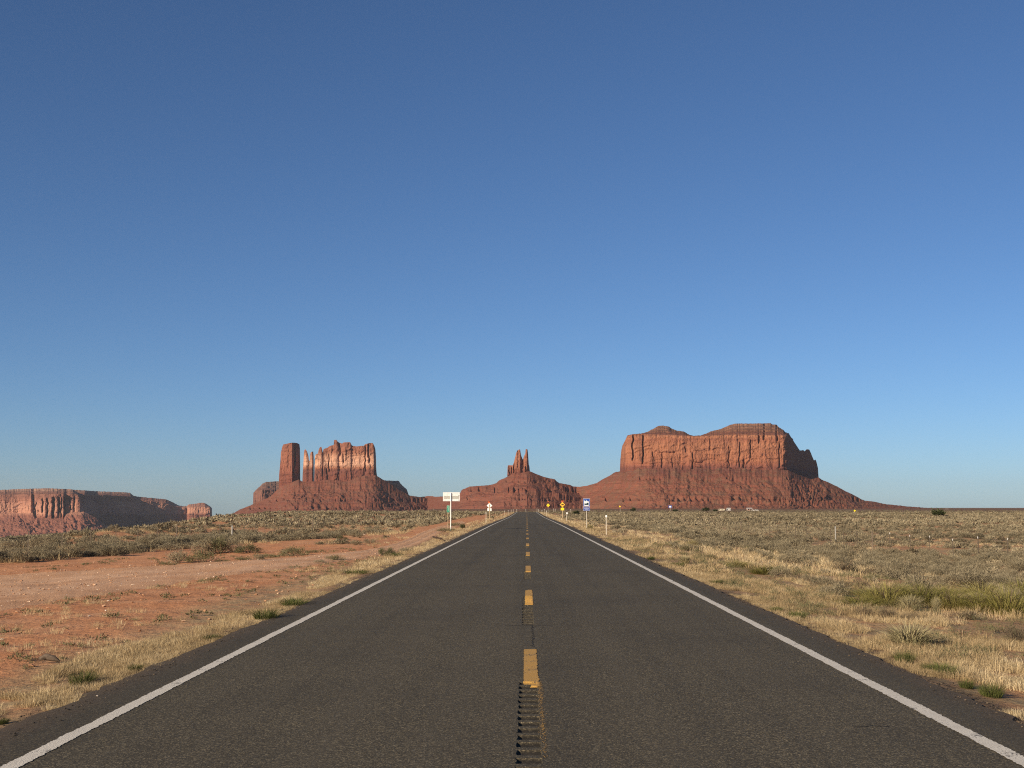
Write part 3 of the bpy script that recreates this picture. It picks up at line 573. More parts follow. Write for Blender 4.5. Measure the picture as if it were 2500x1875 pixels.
# --- far left: the wide mesa with a long wall in its own shadow
DL = 6500.0
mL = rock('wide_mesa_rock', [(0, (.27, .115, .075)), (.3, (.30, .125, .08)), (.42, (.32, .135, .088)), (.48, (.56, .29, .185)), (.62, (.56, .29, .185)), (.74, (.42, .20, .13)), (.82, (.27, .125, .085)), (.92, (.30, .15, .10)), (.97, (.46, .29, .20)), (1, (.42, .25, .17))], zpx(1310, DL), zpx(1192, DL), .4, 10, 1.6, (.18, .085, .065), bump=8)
mesaL = thing('wide_mesa', 'wide flat-topped mesa with a long shaded side wall on the far left horizon', 'mesa', at(90, 1308, DL))
l_top = interp([(-260, 1203), (0, 1208), (60, 1207), (114, 1206), (176, 1206), (190, 1208), (195, 1214), (199, 1216), (203, 1240), (206, 1256)])
l_cap = interp([(-260, 1196), (0, 1196), (60, 1193.5), (114, 1192), (170, 1194.2), (177, 1195), (186, 1200), (195, 1208), (203, 1236), (206, 1252)])
l_fr = interp([(-260, 60), (0, 20), (40, 40), (76, 0), (82, 30), (88, -10), (110, -30), (135, -30), (155, -20), (161, 25), (178, 20), (194, 30), (200, 90), (206, 420)])
cliff('front_cliff', -260, 206, DL, l_top, interp([(-260, 1260), (80, 1258), (84, 1270), (158, 1272), (162, 1258), (206, 1262)]), l_fr, lambda u: np.maximum(l_fr(u) + 100, 1500), mL, mesaL, cap=l_cap, capdepth=220, seed=800, amp=.45, crackamp=9, crw=60, nz=90, blocks=.5,
      cracks=[(87, 1226, 1262, 1.2, 50), (104, 1220, 1250, 1.4, 60), (116, 1218, 1262, 1.5, 60), (130, 1216, 1266, 2.6, 110), (144, 1216, 1258, 1.8, 80), (150, 1218, 1260, 1.2, 60), (158, 1216, 1268, 1.6, 80), (170, 1214, 1245, 1.2, 40), (181, 1214, 1245, 1.1, 40)])
talus('talus_slope', -260, 300, interp([(-260, 1255), (0, 1254), (80, 1252), (86, 1264), (156, 1267), (162, 1252), (204, 1249), (235, 1265), (255, 1283), (272, 1293), (300, 1300)]), lambda u: DL + np.interp(u, [-260, 80, 90, 155, 162, 204, 300], [10, 0, -40, -40, 0, 30, 60]), const(1316), mL, mesaL,
      ([0, .2, .5, .8, 1], [0, .10, .38, .72, 1]), interp([(-260, DL - 380), (100, DL - 480), (200, DL - 460), (300, DL - 260)]), None, seed=850, flat=const(700), amp=1.1, gul=1.5)
v_top = interp([(170, 1196), (176, 1195.2), (250, 1200), (310, 1202), (318, 1203.4), (324, 1209), (332, 1212), (405, 1219), (420, 1225), (430, 1231), (440, 1235), (455, 1236), (460, 1232), (475, 1230), (496, 1227), (505, 1231), (514, 1237), (517, 1240)])
v_fr = interp([(170, 520), (206, 560), (236, 900), (318, 1120), (328, 1170), (400, 1310), (455, 1430), (462, 1410), (500, 1430), (513, 1440), (516, 1600), (518, 1800)])
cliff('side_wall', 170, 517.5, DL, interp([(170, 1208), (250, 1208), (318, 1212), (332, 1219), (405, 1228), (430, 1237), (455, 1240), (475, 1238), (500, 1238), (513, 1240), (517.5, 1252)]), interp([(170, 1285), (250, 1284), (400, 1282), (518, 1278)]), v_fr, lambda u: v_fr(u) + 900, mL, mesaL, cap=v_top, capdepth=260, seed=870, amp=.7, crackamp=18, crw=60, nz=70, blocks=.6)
# --- low red rise at the far right edge
hl = talus('hills', 2430, 2760, interp([(2430, 1251), (2463, 1248.6), (2480, 1245.5), (2500, 1240), (2560, 1231), (2660, 1226), (2760, 1240)]), const(5200), const(1252), mBt, None, ([0, .5, 1], [0, .4, 1]), const(4900), None, seed=900)
tag(hl, kind='structure')

# ------------------------------------------------------------------ plants: templates as plain arrays
def leaf_tris(C, Dr, L, Wd, r):                    # one narrow triangle per leaf
    n = len(C); side = np.cross(Dr, r.normal(size=(n, 3))); side /= np.linalg.norm(side, axis=1)[:, None] + 1e-9
    V = np.stack([C - side * Wd[:, None] / 2, C + side * Wd[:, None] / 2, C + Dr * L[:, None]], 1)
    return V.reshape(-1, 3)
def bush(seed, n, R=.5, H=.55, leaf=.055, nst=14, clumps=16, up=.55, wr=.34, low=.1):
    """Returns vertices, faces (triangles), material index: leaves 0, stems 1."""
    r = np.random.default_rng(seed)
    a = r.uniform(0, 2 * np.pi, clumps); q = np.sqrt(r.uniform(.05, 1, clumps)); hz = np.sqrt(np.clip(1 - q ** 2 * .85, 0, 1)) * r.uniform(.62, 1, clumps)
    cc = np.stack([np.cos(a) * q * R * .8, np.sin(a) * q * R * .8, hz * H * .82], -1)
    k = r.integers(0, clumps, n)
    P = cc[k] * r.uniform(.72, 1.06, (n, 1)) + r.normal(size=(n, 3)) * np.array([R * .14, R * .14, H * .11])
    P[:, 2] = np.abs(P[:, 2] - low * H) + low * H * .4
    D = P / np.array([R, R, H]); D[:, 2] += up; D += r.normal(size=(n, 3)) * .45; D /= np.linalg.norm(D, axis=1)[:, None]
    L = leaf * r.uniform(.6, 1.5, n); V1 = leaf_tris(P, D, L, L * wr, r)
    V = [V1]; 
    if nst:
        tip = cc[r.integers(0, clumps, nst)] * r.uniform(.8, 1.05, (nst, 1)); base = np.stack([r.normal(size=nst) * .05 * R, r.normal(size=nst) * .05 * R, np.full(nst, -.03)], -1)
        dr = tip - base; ln = np.linalg.norm(dr, axis=1); dr /= ln[:, None]
        V.append(leaf_tris(base, dr, ln, np.full(nst, .030 * R + .006), r))
    V = np.concatenate(V); nf = len(V) // 3
    return V, np.arange(nf * 3).reshape(-1, 3), np.concatenate([np.zeros(n, int), np.ones(nf - n, int)])
def plume(seed, n, H=.6, R=.45, spread=.5, w=.007, bend=.25, root=.12):
    """Stems fanning up and out from a base: grasses and broom-like shrubs. Two faces per stem."""
    r = np.random.default_rng(seed); a = r.uniform(0, 2 * np.pi, n); rad = np.sqrt(r.uniform(0, 1, n))
    b = np.stack([np.cos(a) * rad * R * root * 2, np.sin(a) * rad * R * root * 2, np.full(n, -.02)], -1)
    a2 = a + r.normal(size=n) * .6; out = rad * spread * r.uniform(.5, 1.3, n); h = H * r.uniform(.5, 1.1, n) * (1 - .35 * np.clip(out, 0, 1))
    o = np.stack([np.cos(a2), np.sin(a2), 0 * a2], -1) * (out * H)[:, None]
    mid = b + o * .42 + np.array([0, 0, 1.]) * (h * .6)[:, None]; tip = b + o * (1 + bend * r.uniform(0, 1.4, n))[:, None] + np.array([0, 0, 1.]) * (h * (1 - bend * .3))[:, None]
    s = np.stack([-np.sin(a2 + r.normal(size=n)), np.cos(a2 + r.normal(size=n)), 0 * a2], -1); s /= np.linalg.norm(s, axis=1)[:, None] + 1e-9
    V = np.stack([b - s * w / 2, b + s * w / 2, mid + s * w * .4, mid - s * w * .4, tip], 1).reshape(-1, 3)
    i = np.arange(n)[:, None] * 5
    return V, i + np.array([[0, 1, 2, 3]]), i + np.array([[3, 2, 4]])
def rotz(V, a):
    c, s = np.cos(a), np.sin(a); return np.stack([V[:, 0] * c - V[:, 1] * s, V[:, 0] * s + V[:, 1] * c, V[:, 2]], -1)
def scatter_mesh(name, T, P, S, A, K, mats, tint, flat=None):
    """Merges copies of the templates T[k] at points P into one mesh (ground cover only)."""
    Vs, F3, F4, M, TI, off = [], [], [], [], [], 0
    for k, t in enumerate(T):
        idx = np.where(K == k)[0]
        if not len(idx): continue
        V = t[0]; c, s = np.cos(A[idx])[:, None], np.sin(A[idx])[:, None]; sc = S[idx][:, None]
        fz = 1 if flat is None else flat[idx][:, None]
        W = np.stack([(V[None, :, 0] * c - V[None, :, 1] * s) * sc, (V[None, :, 0] * s + V[None, :, 1] * c) * sc, V[None, :, 2] * sc * fz], -1) + P[idx][:, None]
        nv = len(V); o = off + np.arange(len(idx))[:, None, None] * nv
        for f in t[1:] if len(t) == 2 or t[2].ndim == 2 else t[1:2]:
            (F3 if f.shape[1] == 3 else F4).append((f[None] + o).reshape(-1, f.shape[1]))
            if len(mats) > 1 and f.shape[1] == 3: M.append(np.tile(t[2], len(idx)))
        Vs.append(W.reshape(-1, 3)); TI.append(np.repeat(tint[idx], nv)); off += nv * len(idx)
    fs = []
    if F4: fs.append(np.concatenate(F4))
    if F3: fs.append(np.concatenate(F3))
    return mesh(name, np.concatenate(Vs), fs, mats, False, np.concatenate(M) if M else None, {'tint': np.concatenate(TI)})
def tmesh(name, t, mats, tint=.5):
    if len(t) == 3 and t[2].ndim == 1: return mesh(name, t[0], [t[1]], mats, False, t[2], {'tint': np.full(len(t[0]), tint)})
    return mesh(name, t[0], list(t[1:]), mats, False, None, {'tint': np.full(len(t[0]), tint)})

NEARB = [bush(10 + i, 2300, .5, .50, .042, 26, 22, .5, .30) for i in range(8)]
MIDB = [bush(30 + i, 330, .5, .48, .085, 5, 12, .45, .42) for i in range(8)]
FARB = [bush(50 + i, 60, .52, .46, .19, 0, 7, .4, .6) for i in range(8)]

# ---- where sagebrush grows
def cand(n, x0, x1, y0, y1, gam=1.0):
    y = y0 + (y1 - y0) * rng.uniform(0, 1, n) ** gam; x = rng.uniform(x0, x1, n); return x, y
def accept(x, y):
    ax = np.abs(x); ok = (ax < .47 * y + 12) & (ax > 6.4)
    n1 = fbm(x / 9, y / 9, 41, 3); n2 = fbm(x / 40, y / 70, 43, 3); n3 = .45 * n1 + .55 * fbm(x / 4.2, y / 4.2, 45, 2)
    right = .08 + .92 * sstep(7.5, 14, x + 5 * (n1 - .5)); dens = np.where(x > 0, right, .85)
    dens = dens * np.where(x > 0, sstep(.20, .36, n1 + .25 * (n2 - .5)), sstep(.48, .56, n3 + .35 * (n2 - .5) + .07 * sstep(110, 240, y)))
    dens = np.where((x < 0) & (ax < 10), dens * .25, dens)
    dens = np.where((x < 0) & (x < _xe(y) - 14), dens * .55, dens)
    ok &= ~(bare_left(x, y)) & ~in_track(x, y)
    return ok & (rng.uniform(0, 1, len(x)) < dens)
bx, by = [], []
for (y0, y1, per) in ((14, 70, .88), (70, 150, .72), (150, 280, .50), (280, 470, .33)):
    w = .47 * y1 + 12; n = int(2 * w * (y1 - y0) * per); x, y = cand(n, -w, w, y0, y1); m = accept(x, y); bx.append(x[m]); by.append(y[m])
bx = np.concatenate(bx); by = np.concatenate(by)
# the dense row of brush along the wire fence on the left
y = rng.uniform(40, 112, 190); x = -21.4 + (y - 45) * -.06 + rng.normal(size=190) * .8; m = ~bare_left(x, y) & ~in_track(x, y); bx = np.concatenate([bx, x[m]]); by = np.concatenate([by, y[m]])
bs = (.42 + .95 * rng.uniform(0, 1, len(bx)) ** 1.8) * np.where(bx > 0, .98, 1.28) * np.where(np.abs(bx) < 12, .8, 1)
bz = G(bx, by) - .02
ba = rng.uniform(0, 6.28, len(bx)); bk = rng.integers(0, 8, len(bx))
bt = np.clip(.42 + 1.0 * (fbm(bx / 14, by / 22, 47, 3) - .5) + rng.normal(size=len(bx)) * .22, 0, 1)
app = bs / np.hypot(bx, by); u_, v_ = proj(np.stack([bx, by, bz], -1)); vis = (u_ > -40) & (u_ < 2540) & (v_ < 1900)
order = np.argsort(-np.where(vis, app, 0)); top = order[:268]; rest = order[268:]
nm = [tmesh('sagebrush', t, [M_SAGE, M_STEM], .5) for t in NEARB]
GRP = {'r1': ('grey-green sagebrush at the front of the brush field beside dry grass right of the road', 'front rows of sagebrush right of the road'),
       'r2': ('grey-green sagebrush in thick brush around the white-tipped fence posts right of the road', 'sagebrush about the fence right of the road'),
       'l1': ('grey-green sagebrush in the brush hedge between bare red dirt and the barbed wire fence', 'sagebrush row along the left fence'),
       'l2': ('grey-green sagebrush on the sandy rise beyond the barbed wire fence', 'sagebrush beyond the left fence')}
for i in top:
    o = bpy.data.objects.new('sagebrush', nm[bk[i]]); COL.objects.link(o); o.location = (bx[i], by[i], bz[i]); o.rotation_euler = (0, 0, ba[i])
    s = float(bs[i]); o.scale = (s, s, s * rng.uniform(.75, 1.15))
    g = ('r1' if bx[i] < 15 else 'r2') if bx[i] > 0 else ('l1' if bx[i] > -24.6 else 'l2')
    tag(o, GRP[g][0], 'bush', GRP[g][1])
dist = np.hypot(bx, by)
for nm_, sel, T in (('sagebrush_field', rest[dist[rest] < 190], MIDB), ('distant_sagebrush', rest[dist[rest] >= 190], FARB)):
    me = scatter_mesh(nm_, T, np.stack([bx, by, bz], -1)[sel], bs[sel] * (1.0 if T is MIDB else 1.12), ba[sel], bk[sel], [M_SAGE, M_STEM] if T is MIDB else [M_SAGE, M_STEM], bt[sel], rng.uniform(.75, 1.1, len(sel)))
    tag(ob(nm_, me), kind='stuff')
# brush on the slopes and plain beyond the plateau edge and past the crest
n = 9000; y = rng.uniform(150, 2600, n); x = _xe(y) - rng.exponential(260, n); m = np.abs(x) < .5 * y + 20
x, y = x[m], y[m]; me = scatter_mesh('valley_brush', FARB, np.stack([x, y, G(x, y)], -1), rng.uniform(1.0, 2.6, len(x)), x * 0, rng.integers(0, 8, len(x)), [M_SAGE, M_STEM], rng.uniform(.1, .6, len(x)))
tag(ob('valley_brush', me), kind='stuff')
n = 5000; y = rng.uniform(470, 1500, n); x = rng.uniform(-.05, .5, n) * y; m = np.abs(x - bend(y)) > 12
x, y = x[m], y[m]; me = scatter_mesh('plain_brush', FARB, np.stack([x, y, G(x, y)], -1), rng.uniform(.9, 2.0, len(x)), x * 0, rng.integers(0, 8, len(x)), [M_SAGE, M_STEM], rng.uniform(.1, .6, len(x)))
tag(ob('plain_brush', me), kind='stuff')

# ---- named bushes of the island on the bare dirt and along the left verge: (pixel u, base row v, width px, height px, kind, label)
SPEC = [
 (434, 1376, 52, 36, 'sage', 'pale grey-green bush at the near left end of the brush island on the red dirt'),
 (497, 1373, 70, 30, 'olive', 'low yellow-topped olive bush in front of the darkest bush on the red dirt'),
 (492, 1355, 50, 36, 'sage', 'tall grey-green bush left of the darkest bush on the red dirt'),
 (532, 1352, 46, 42, 'dark', 'darkest and tallest bush on the red dirt left of the road'),
 (570, 1349, 50, 28, 'sage', 'grey-green bush just right of the darkest bush on the red dirt'),
 (606, 1351, 54, 24, 'dark', 'dark rounded bush at the right end of the brush island on the red dirt'),
 (629, 1368, 30, 17, 'sage', 'small pale bush at the edge of the dirt track, right of the brush island'),
 (404, 1381, 46, 11, 'olive', 'flat olive bush lowest at the left end of the brush island'),
 (412, 1344, 52, 18, 'sage', 'broad low bush behind the brush island, nearest the fence'),
 (456, 1340, 60, 18, 'sage', 'wide low bush beside the fence with bare red sand in front of it'),
 (718, 1357, 62, 24, 'olive', 'olive bush standing alone between the two branches of the dirt track'),
 (760, 1350, 34, 9, 'olive', 'small flat bush right of the olive bush between the track branches'),
 (868, 1331, 34, 15, 'sage', 'grey bush at the upper edge of the dirt track near the road sign'),
 (905, 1327, 34, 15, 'sage', 'grey-green bush on the outer bank of the bending dirt track'),
 (833, 1318, 26, 11, 'dark', 'dark little bush on bare orange sand above the dirt track'),
 (880, 1313, 24, 13, 'sage', 'grey bush beside a pale stone above the dirt track'),
 (933, 1355, 20, 20, 'dark', 'left one of two dark upright bushes beside the dirt track'),
 (953, 1357, 21, 22, 'dark', 'right one of two dark upright bushes beside the dirt track'),
 (988, 1348, 28, 13, 'sage', 'low grey bush between the dirt track and the road edge'),
 (815, 1369, 44, 15, 'olive', 'low green bush in the roadside grass below the dirt track'),
 (780, 1375, 30, 10, 'sage', 'small grey bush in the roadside grass at the track edge'),
 (1129, 1291, 13, 12, 'juniper', 'dark green little shrub in the dry grass right of the big road sign'),
 (1110, 1284, 40, 8, 'olive', 'flat grey-green shrub behind the dark little shrub by the road sign'),
 (1090, 1298, 44, 10, 'olive', 'grey-green ground shrub at the foot of the big road sign'),
 (700, 1349, 26, 12, 'sage', 'small grey bush at the left end of the patch between the track branches'),
 (655, 1362, 40, 10, 'olive', 'flat olive bush on the dirt track edge right of the brush island'),
 (590, 1368, 44, 10, 'olive', 'flat yellowish bush under the right end of the brush island'),
 (545, 1372, 34, 8, 'olive', 'lowest yellowish tuft-like bush in front of the brush island'),
]
TK = {'sage': [tmesh('shrub', bush(70 + i, 1700, .5, .75, .05, 30, 26, .6, .28), [M_SAGE, M_STEM], .62) for i in range(3)],
      'olive': [tmesh('shrub', bush(80 + i, 1500, .5, .6, .05, 20, 24, .7, .26), [M_WEED, M_STEM], .6) for i in range(3)],
      'dark': [tmesh('shrub', bush(90 + i, 2200, .5, .8, .05, 26, 24, .4, .34), [M_WEED, M_STEM], .12) for i in range(3)],
      'juniper': [tmesh('shrub', bush(99, 1600, .5, .8, .06, 14, 22, .4, .4), [M_JUN, M_STEM], .4)]}
HK = {'sage': .75, 'olive': .6, 'dark': .8, 'juniper': .8}
for k, (u, v, w, h, kind, lab) in enumerate(SPEC):
    p = ground_at(u, v); sc = w * p[1] / F; o = ob('shrub', TK[kind][k % len(TK[kind])]); o.location = (p[0], p[1], p[2] - .02)
    o.rotation_euler = (0, 0, rng.uniform(0, 6)); o.scale = (sc * 1.35, sc * 1.35, h * p[1] / F / HK[kind] * 1.3); tag(o, lab, 'bush')

# ---- right foreground: broom-like green shrubs, the pale brush and its neighbours (foliage and stems)
def two_part(name, label, u, v, w, h, fol, stm, fm, group=None):
    p = ground_at(u, v); t = thing(name, label, 'shrub', (p[0], p[1], p[2] - .02), group, rng.uniform(0, 6)); s = w * p[1] / F; q = h * p[1] / F
    a = ob('foliage', fol, t); b = ob('stems', stm, t); 
    for o in (a, b): o.scale = (s, s, q)
    return t
PL = [plume(200 + i, 700, .95, .5, .62, .016, .25, .16) for i in range(3)]
plm = [tmesh('foliage', q, [M_PALE], .6) for q in PL]; brm = [tmesh('foliage', plume(210 + i, 760, 1.0, .55, 1.0, .012, .35, .36), [M_BROOM], (.3, .5, .05, .75)[i]) for i in range(4)]
sgm = [tmesh('foliage', bush(220 + i, 2600, .5, .9, .034, 0, 34, .7, .24), [M_SAGE], .12) for i in range(4)]
ysm = [tmesh('foliage', bush(230 + i, 2200, .5, .9, .045, 0, 26, .6, .3), [M_YSAGE], .6) for i in range(3)]
dkm = [tmesh('foliage', bush(236 + i, 2200, .5, .9, .04, 0, 26, .6, .3), [M_WEED], .15) for i in range(2)]
stm = [tmesh('stems', plume(240 + i, 60, .85, .5, .55, .022, .1, .14), [M_STEM], .5) for i in range(3)]
RS = [
 ('pale_shrub', 'large pale straw-coloured shrub with stiff fanned stems in the right foreground', 2222, 1583, 130, 66, plm[0]),
 ('pale_shrub', 'bundle of pale dead stalks in front of the green broom shrubs, right of the road', 2222, 1492, 60, 42, plm[1]),
 ('pale_shrub', 'single thin pale dry stalk-plant in front of the green broom shrubs', 2286, 1492, 22, 38, plm[2]),
 ('pale_shrub', 'pale brush of upright grey stalks in the grass half way up the right verge', 1672, 1376, 34, 22, plm[1]),
 ('broom_shrub', 'green broom-like shrub at the left end of the green row, right of the road', 2098, 1482, 80, 34, brm[0]),
 ('broom_shrub', 'tall green broom-like shrub second from the left in the green row', 2165, 1478, 100, 52, brm[1]),
 ('broom_shrub', 'green broom-like shrub behind the pale dead stalks in the green row', 2250, 1482, 90, 54, brm[2]),
 ('broom_shrub', 'green broom-like shrub with dark dead twigs in the middle of the green row', 2318, 1488, 90, 58, brm[3]),
 ('broom_shrub', 'dense green broom-like shrub right of the twiggy one in the green row', 2392, 1495, 96, 60, brm[0]),
 ('broom_shrub', 'tallest yellow-green broom-like shrub at the right end of the green row', 2462, 1500, 100, 72, brm[1]),
 ('broom_shrub', 'low yellow-green broom-like shrub behind the grass farther up the right verge', 1868, 1402, 60, 20, brm[2]),
 ('broom_shrub', 'small yellow-green broom-like clump farthest up the right verge in dry grass', 1800, 1384, 46, 18, brm[3]),
 ('broom_shrub', 'green broom-like shrub behind the tall second one of the green row', 2185, 1458, 80, 30, brm[2]),
 ('broom_shrub', 'green broom-like shrub half hidden behind the twiggy one of the green row', 2300, 1460, 90, 34, brm[1]),
 ('broom_shrub', 'yellowish broom-like shrub half hidden behind the dense one of the green row', 2400, 1462, 90, 36, brm[3]),
 ('broom_shrub', 'yellow-green broom-like shrub cut by the right edge, behind the green row', 2490, 1466, 80, 40, brm[0]),
 ('broom_shrub', 'small yellowish broom-like shrub just above the left end of the green row', 2120, 1455, 60, 22, brm[3]),
 ('sage_shrub', 'dark grey bush with upright twigs in front of the left end of the green row', 2112, 1505, 52, 30, sgm[0]),
 ('sage_shrub', 'grey twiggy bush just below the second green broom shrub', 2165, 1510, 54, 36, sgm[1]),
 ('sage_shrub', 'low dark grey bush on the sand behind the large pale shrub', 2235, 1515, 80, 24, sgm[2]),
 ('sage_shrub', 'low grey bush shading red sand below the right end of the green row', 2362, 1512, 84, 28, sgm[3]),
 ('sage_shrub', 'big grey-green bush cut by the right edge of the photo, beside bare red sand', 2484, 1575, 74, 62, sgm[0]),
 ('sage_shrub', 'dark grey bush in dry grass to the lower right of the large pale shrub', 2345, 1598, 56, 24, sgm[1]),
 ('sage_shrub', 'rounded grey bush by bare sand, left of the green row', 2020, 1448, 38, 22, sgm[2]),
 ('sage_shrub', 'dark grey bush left of the green row, over bare red sand', 2058, 1438, 42, 26, sgm[3]),
 ('sage_shrub', 'grey bush between the green row and the dense brush', 2105, 1436, 48, 26, sgm[0]),
 ('sage_shrub', 'wide grey bush left of a bare red hollow at the front of the brush field', 2060, 1398, 80, 36, sgm[1]),
 ('sage_shrub', 'wide dark-based grey bush right of a bare red hollow fronting the brush field', 2150, 1408, 78, 34, sgm[2]),
 ('sage_shrub', 'rounded grey bush beside the wide dark-based one at the front of the brush field', 2228, 1408, 50, 26, sgm[3]),
 ('yellow_shrub', 'pale yellow rounded shrub, larger one behind the dark bush on the right verge', 1690, 1334, 36, 18, ysm[0]),
 ('yellow_shrub', 'pale yellow shrub leaning over a small dark bush on the right verge', 1610, 1334, 28, 10, ysm[1]),
 ('yellow_shrub', 'yellow shrub between the two pale yellow ones on the right verge', 1640, 1334, 30, 8, ysm[2]),
 ('yellow_shrub', 'yellowish shrub at the foot of the blue sign', 1440, 1292, 22, 14, ysm[0]),
 ('dark_shrub', 'dark bush in front of the larger pale yellow shrub on the right verge', 1676, 1345, 30, 17, dkm[0]),
 ('dark_shrub', 'small dark bush under the leaning pale yellow shrub on the right verge', 1610, 1338, 24, 8, dkm[1]),
 ('dark_shrub', 'dark bush at the edge of the grass, nearer than the pale yellow shrubs', 1735, 1366, 32, 14, dkm[0]),
]
for k, (n_, lab, u, v, w, h, fm) in enumerate(RS): two_part(n_, lab, u, v, w * (1.15 if n_ in ('sage_shrub', 'dark_shrub') else 1.0), h * (1.3 if n_ in ('sage_shrub', 'dark_shrub') else 1.45 * rng.uniform(.75, 1.2) if n_ == 'broom_shrub' else 1.25), fm, stm[k % 3], None)

# ---- green grass clumps on the pavement edges
GC = [(200, 1672, 66, 42, 'green grass clump at the pavement edge, lower left of the picture'), (330, 1638, 34, 20, 'small green grass clump above the lower left one'),
      (650, 1512, 62, 32, 'bright green grass strip at the left pavement edge, half way up'), (715, 1478, 70, 22, 'long green grass strip just up the road from the bright one, left edge'),
      (515, 1562, 34, 16, 'faint green grass clump at the left pavement edge below the bright green strip'), (8, 1768, 22, 20, 'green grass clump cut by the left picture edge'),
      (870, 1402, 60, 14, 'dark green grass strip at the left pavement edge nearer the big sign'), (960, 1358, 50, 10, 'thin green grass strip at the left pavement edge by the upright bushes'),
      (2208, 1618, 50, 34, 'dark green grass clump below the large pale shrub on the right'), (2305, 1648, 52, 38, 'bright green grass clump between the shrub and the pavement, lower right'),
      (2270, 1640, 40, 24, 'thin green clump just left of the bright green one, lower right'), (1945, 1508, 46, 20, 'green grass clump at the right pavement edge, left of the green broom row'),
      (1895, 1492, 30, 14, 'smaller green grass clump farther up the right pavement edge'), (1750, 1426, 34, 14, 'green grass clump at the right pavement edge beside a dark bush'),
      (1655, 1382, 34, 12, 'green grass clump at the right pavement edge near the pale stalks'), (1590, 1366, 20, 10, 'little green grass clump at the right pavement edge, farther off'),
      (2420, 1700, 60, 40, 'yellow-green tall grass clump at the lower right verge'), (2360, 1680, 40, 26, 'greenish grass clump left of the tall one at the lower right verge')]
gcm = [tmesh('grass_clump', plume(260 + i, 420, .9, .5, .55, .014, .25, .42), [M_GREEN], .45) for i in range(4)]
for k, (u, v, w, h, lab) in enumerate(GC):
    p = ground_at(u, v); o = ob('grass_clump', gcm[k % 4]); o.location = p; s = w * p[1] / F; o.scale = (s * .9, s * 1.5, h * p[1] / F * 1.1); o.rotation_euler = (0, 0, rng.uniform(-.3, .3)); tag(o, lab, 'grass clump')

# ---- dry grass: verges, field edges, tufts between the brush
TUF = [plume(300 + i, 46, .30, .20, .75, .0065, .5, .5) for i in range(5)]
TUM = [plume(310 + i, 26, .33, .24, .7, .014, .45, .5) for i in range(5)]
TUL = [plume(320 + i, 12, .36, .32, .7, .04, .4, .5) for i in range(5)]
def grass_field(name, x, y, size, T, tint):
    P = np.stack([x, y, G(x, y)], -1)
    me = scatter_mesh(name, T, P, size, rng.uniform(0, 6.28, len(x)), rng.integers(0, len(T), len(x)), [M_DRY], tint); tag(ob(name, me), kind='stuff')
def verge(n, y0, y1, side):
    y = y0 + (y1 - y0) * rng.uniform(0, 1, n) ** 1.2
    if side < 0:
        wv = 1.25 + .9 * (fbm(y / 4, 0 * y, 71, 3) - .5) * 2 + np.where(y > 60, 2.2, 0); x = -(4.06 + wv * rng.uniform(0, 1, n) ** 1.25)
        m = ~in_track(x, y) & (fbm(x / .7, y / 1.4, 73, 3) > np.where(y < 17, .33, .39))
    else:
        wv = 2.7 + 1.6 * (fbm(y / 5, 0 * y, 75, 3) - .5) * 2; x = 4.10 + wv * rng.uniform(0, 1, n) ** 1.1
        m = fbm(x / .9, y / 1.7, 77, 3) + .10 * (fbm(x / 3, y / 5, 78, 2) - .5) > .46
    return x[m], y[m]
for side in (-1, 1):
    for (n, y0, y1, T, s0) in ((2200, 7.5, 17, TUF, .85), (4200 if side < 0 else 7600, 7.5, 34, TUF, .8), (2600 if side < 0 else 4600, 34, 110, TUM, 1.0), (1500 if side < 0 else 2600, 110, 430, TUL, 1.15)):
        x, y = verge(n, y0, y1, side)
        e = np.abs(x) - 4.05; sz = s0 * (.24 + .62 * rng.uniform(0, 1, len(x)) ** 2.2) * (.55 + .45 * sstep(0, .8, e)) * (.8 if side < 0 else 1)
        ti = np.clip(.48 + 1.2 * (fbm(x / 1.3, y / 2.2, 79, 3) - .5) + rng.normal(size=len(x)) * .25, 0, 1)
        grass_field('dry_grass', x, y, sz, T, ti)
# yellow grass among the brush and on the bank right of the road
n = 2200; y = 15 + 26 * rng.uniform(0, 1, n) ** .7; x = 7 + (.44 * y + 2) * rng.uniform(0, 1, n); m = fbm(x / 3, y / 4, 84, 3) > .47; x, y = x[m], y[m]
grass_field('dry_grass', x, y, rng.uniform(.3, 1.0, len(x)), TUF, rng.uniform(.1, .9, len(x)))
n = 15000; y = 38 + 310 * rng.uniform(0, 1, n) ** 1.5; x = 7 + (.44 * y + 4) * rng.uniform(0, 1, n); m = fbm(x / 6, y / 10, 81, 3) + .16 * np.exp(-(x - 7) / 5) > .565; x, y = x[m], y[m]
grass_field('dry_grass', x, y, rng.uniform(.4, 1.1, len(x)), TUM, rng.uniform(.2, .9, len(x)))
n = 9000; y = 40 + 300 * rng.uniform(0, 1, n) ** 1.4; x = -6 - (.44 * y) * rng.uniform(0, 1, n); m = (fbm(x / 7, y / 10, 83, 3) > .50) & ~bare_left(x, y) & ~in_track(x, y); x, y = x[m], y[m]
grass_field('dry_grass', x, y, rng.uniform(.6, 1.4, len(x)), TUM, rng.uniform(.2, .8, len(x)))
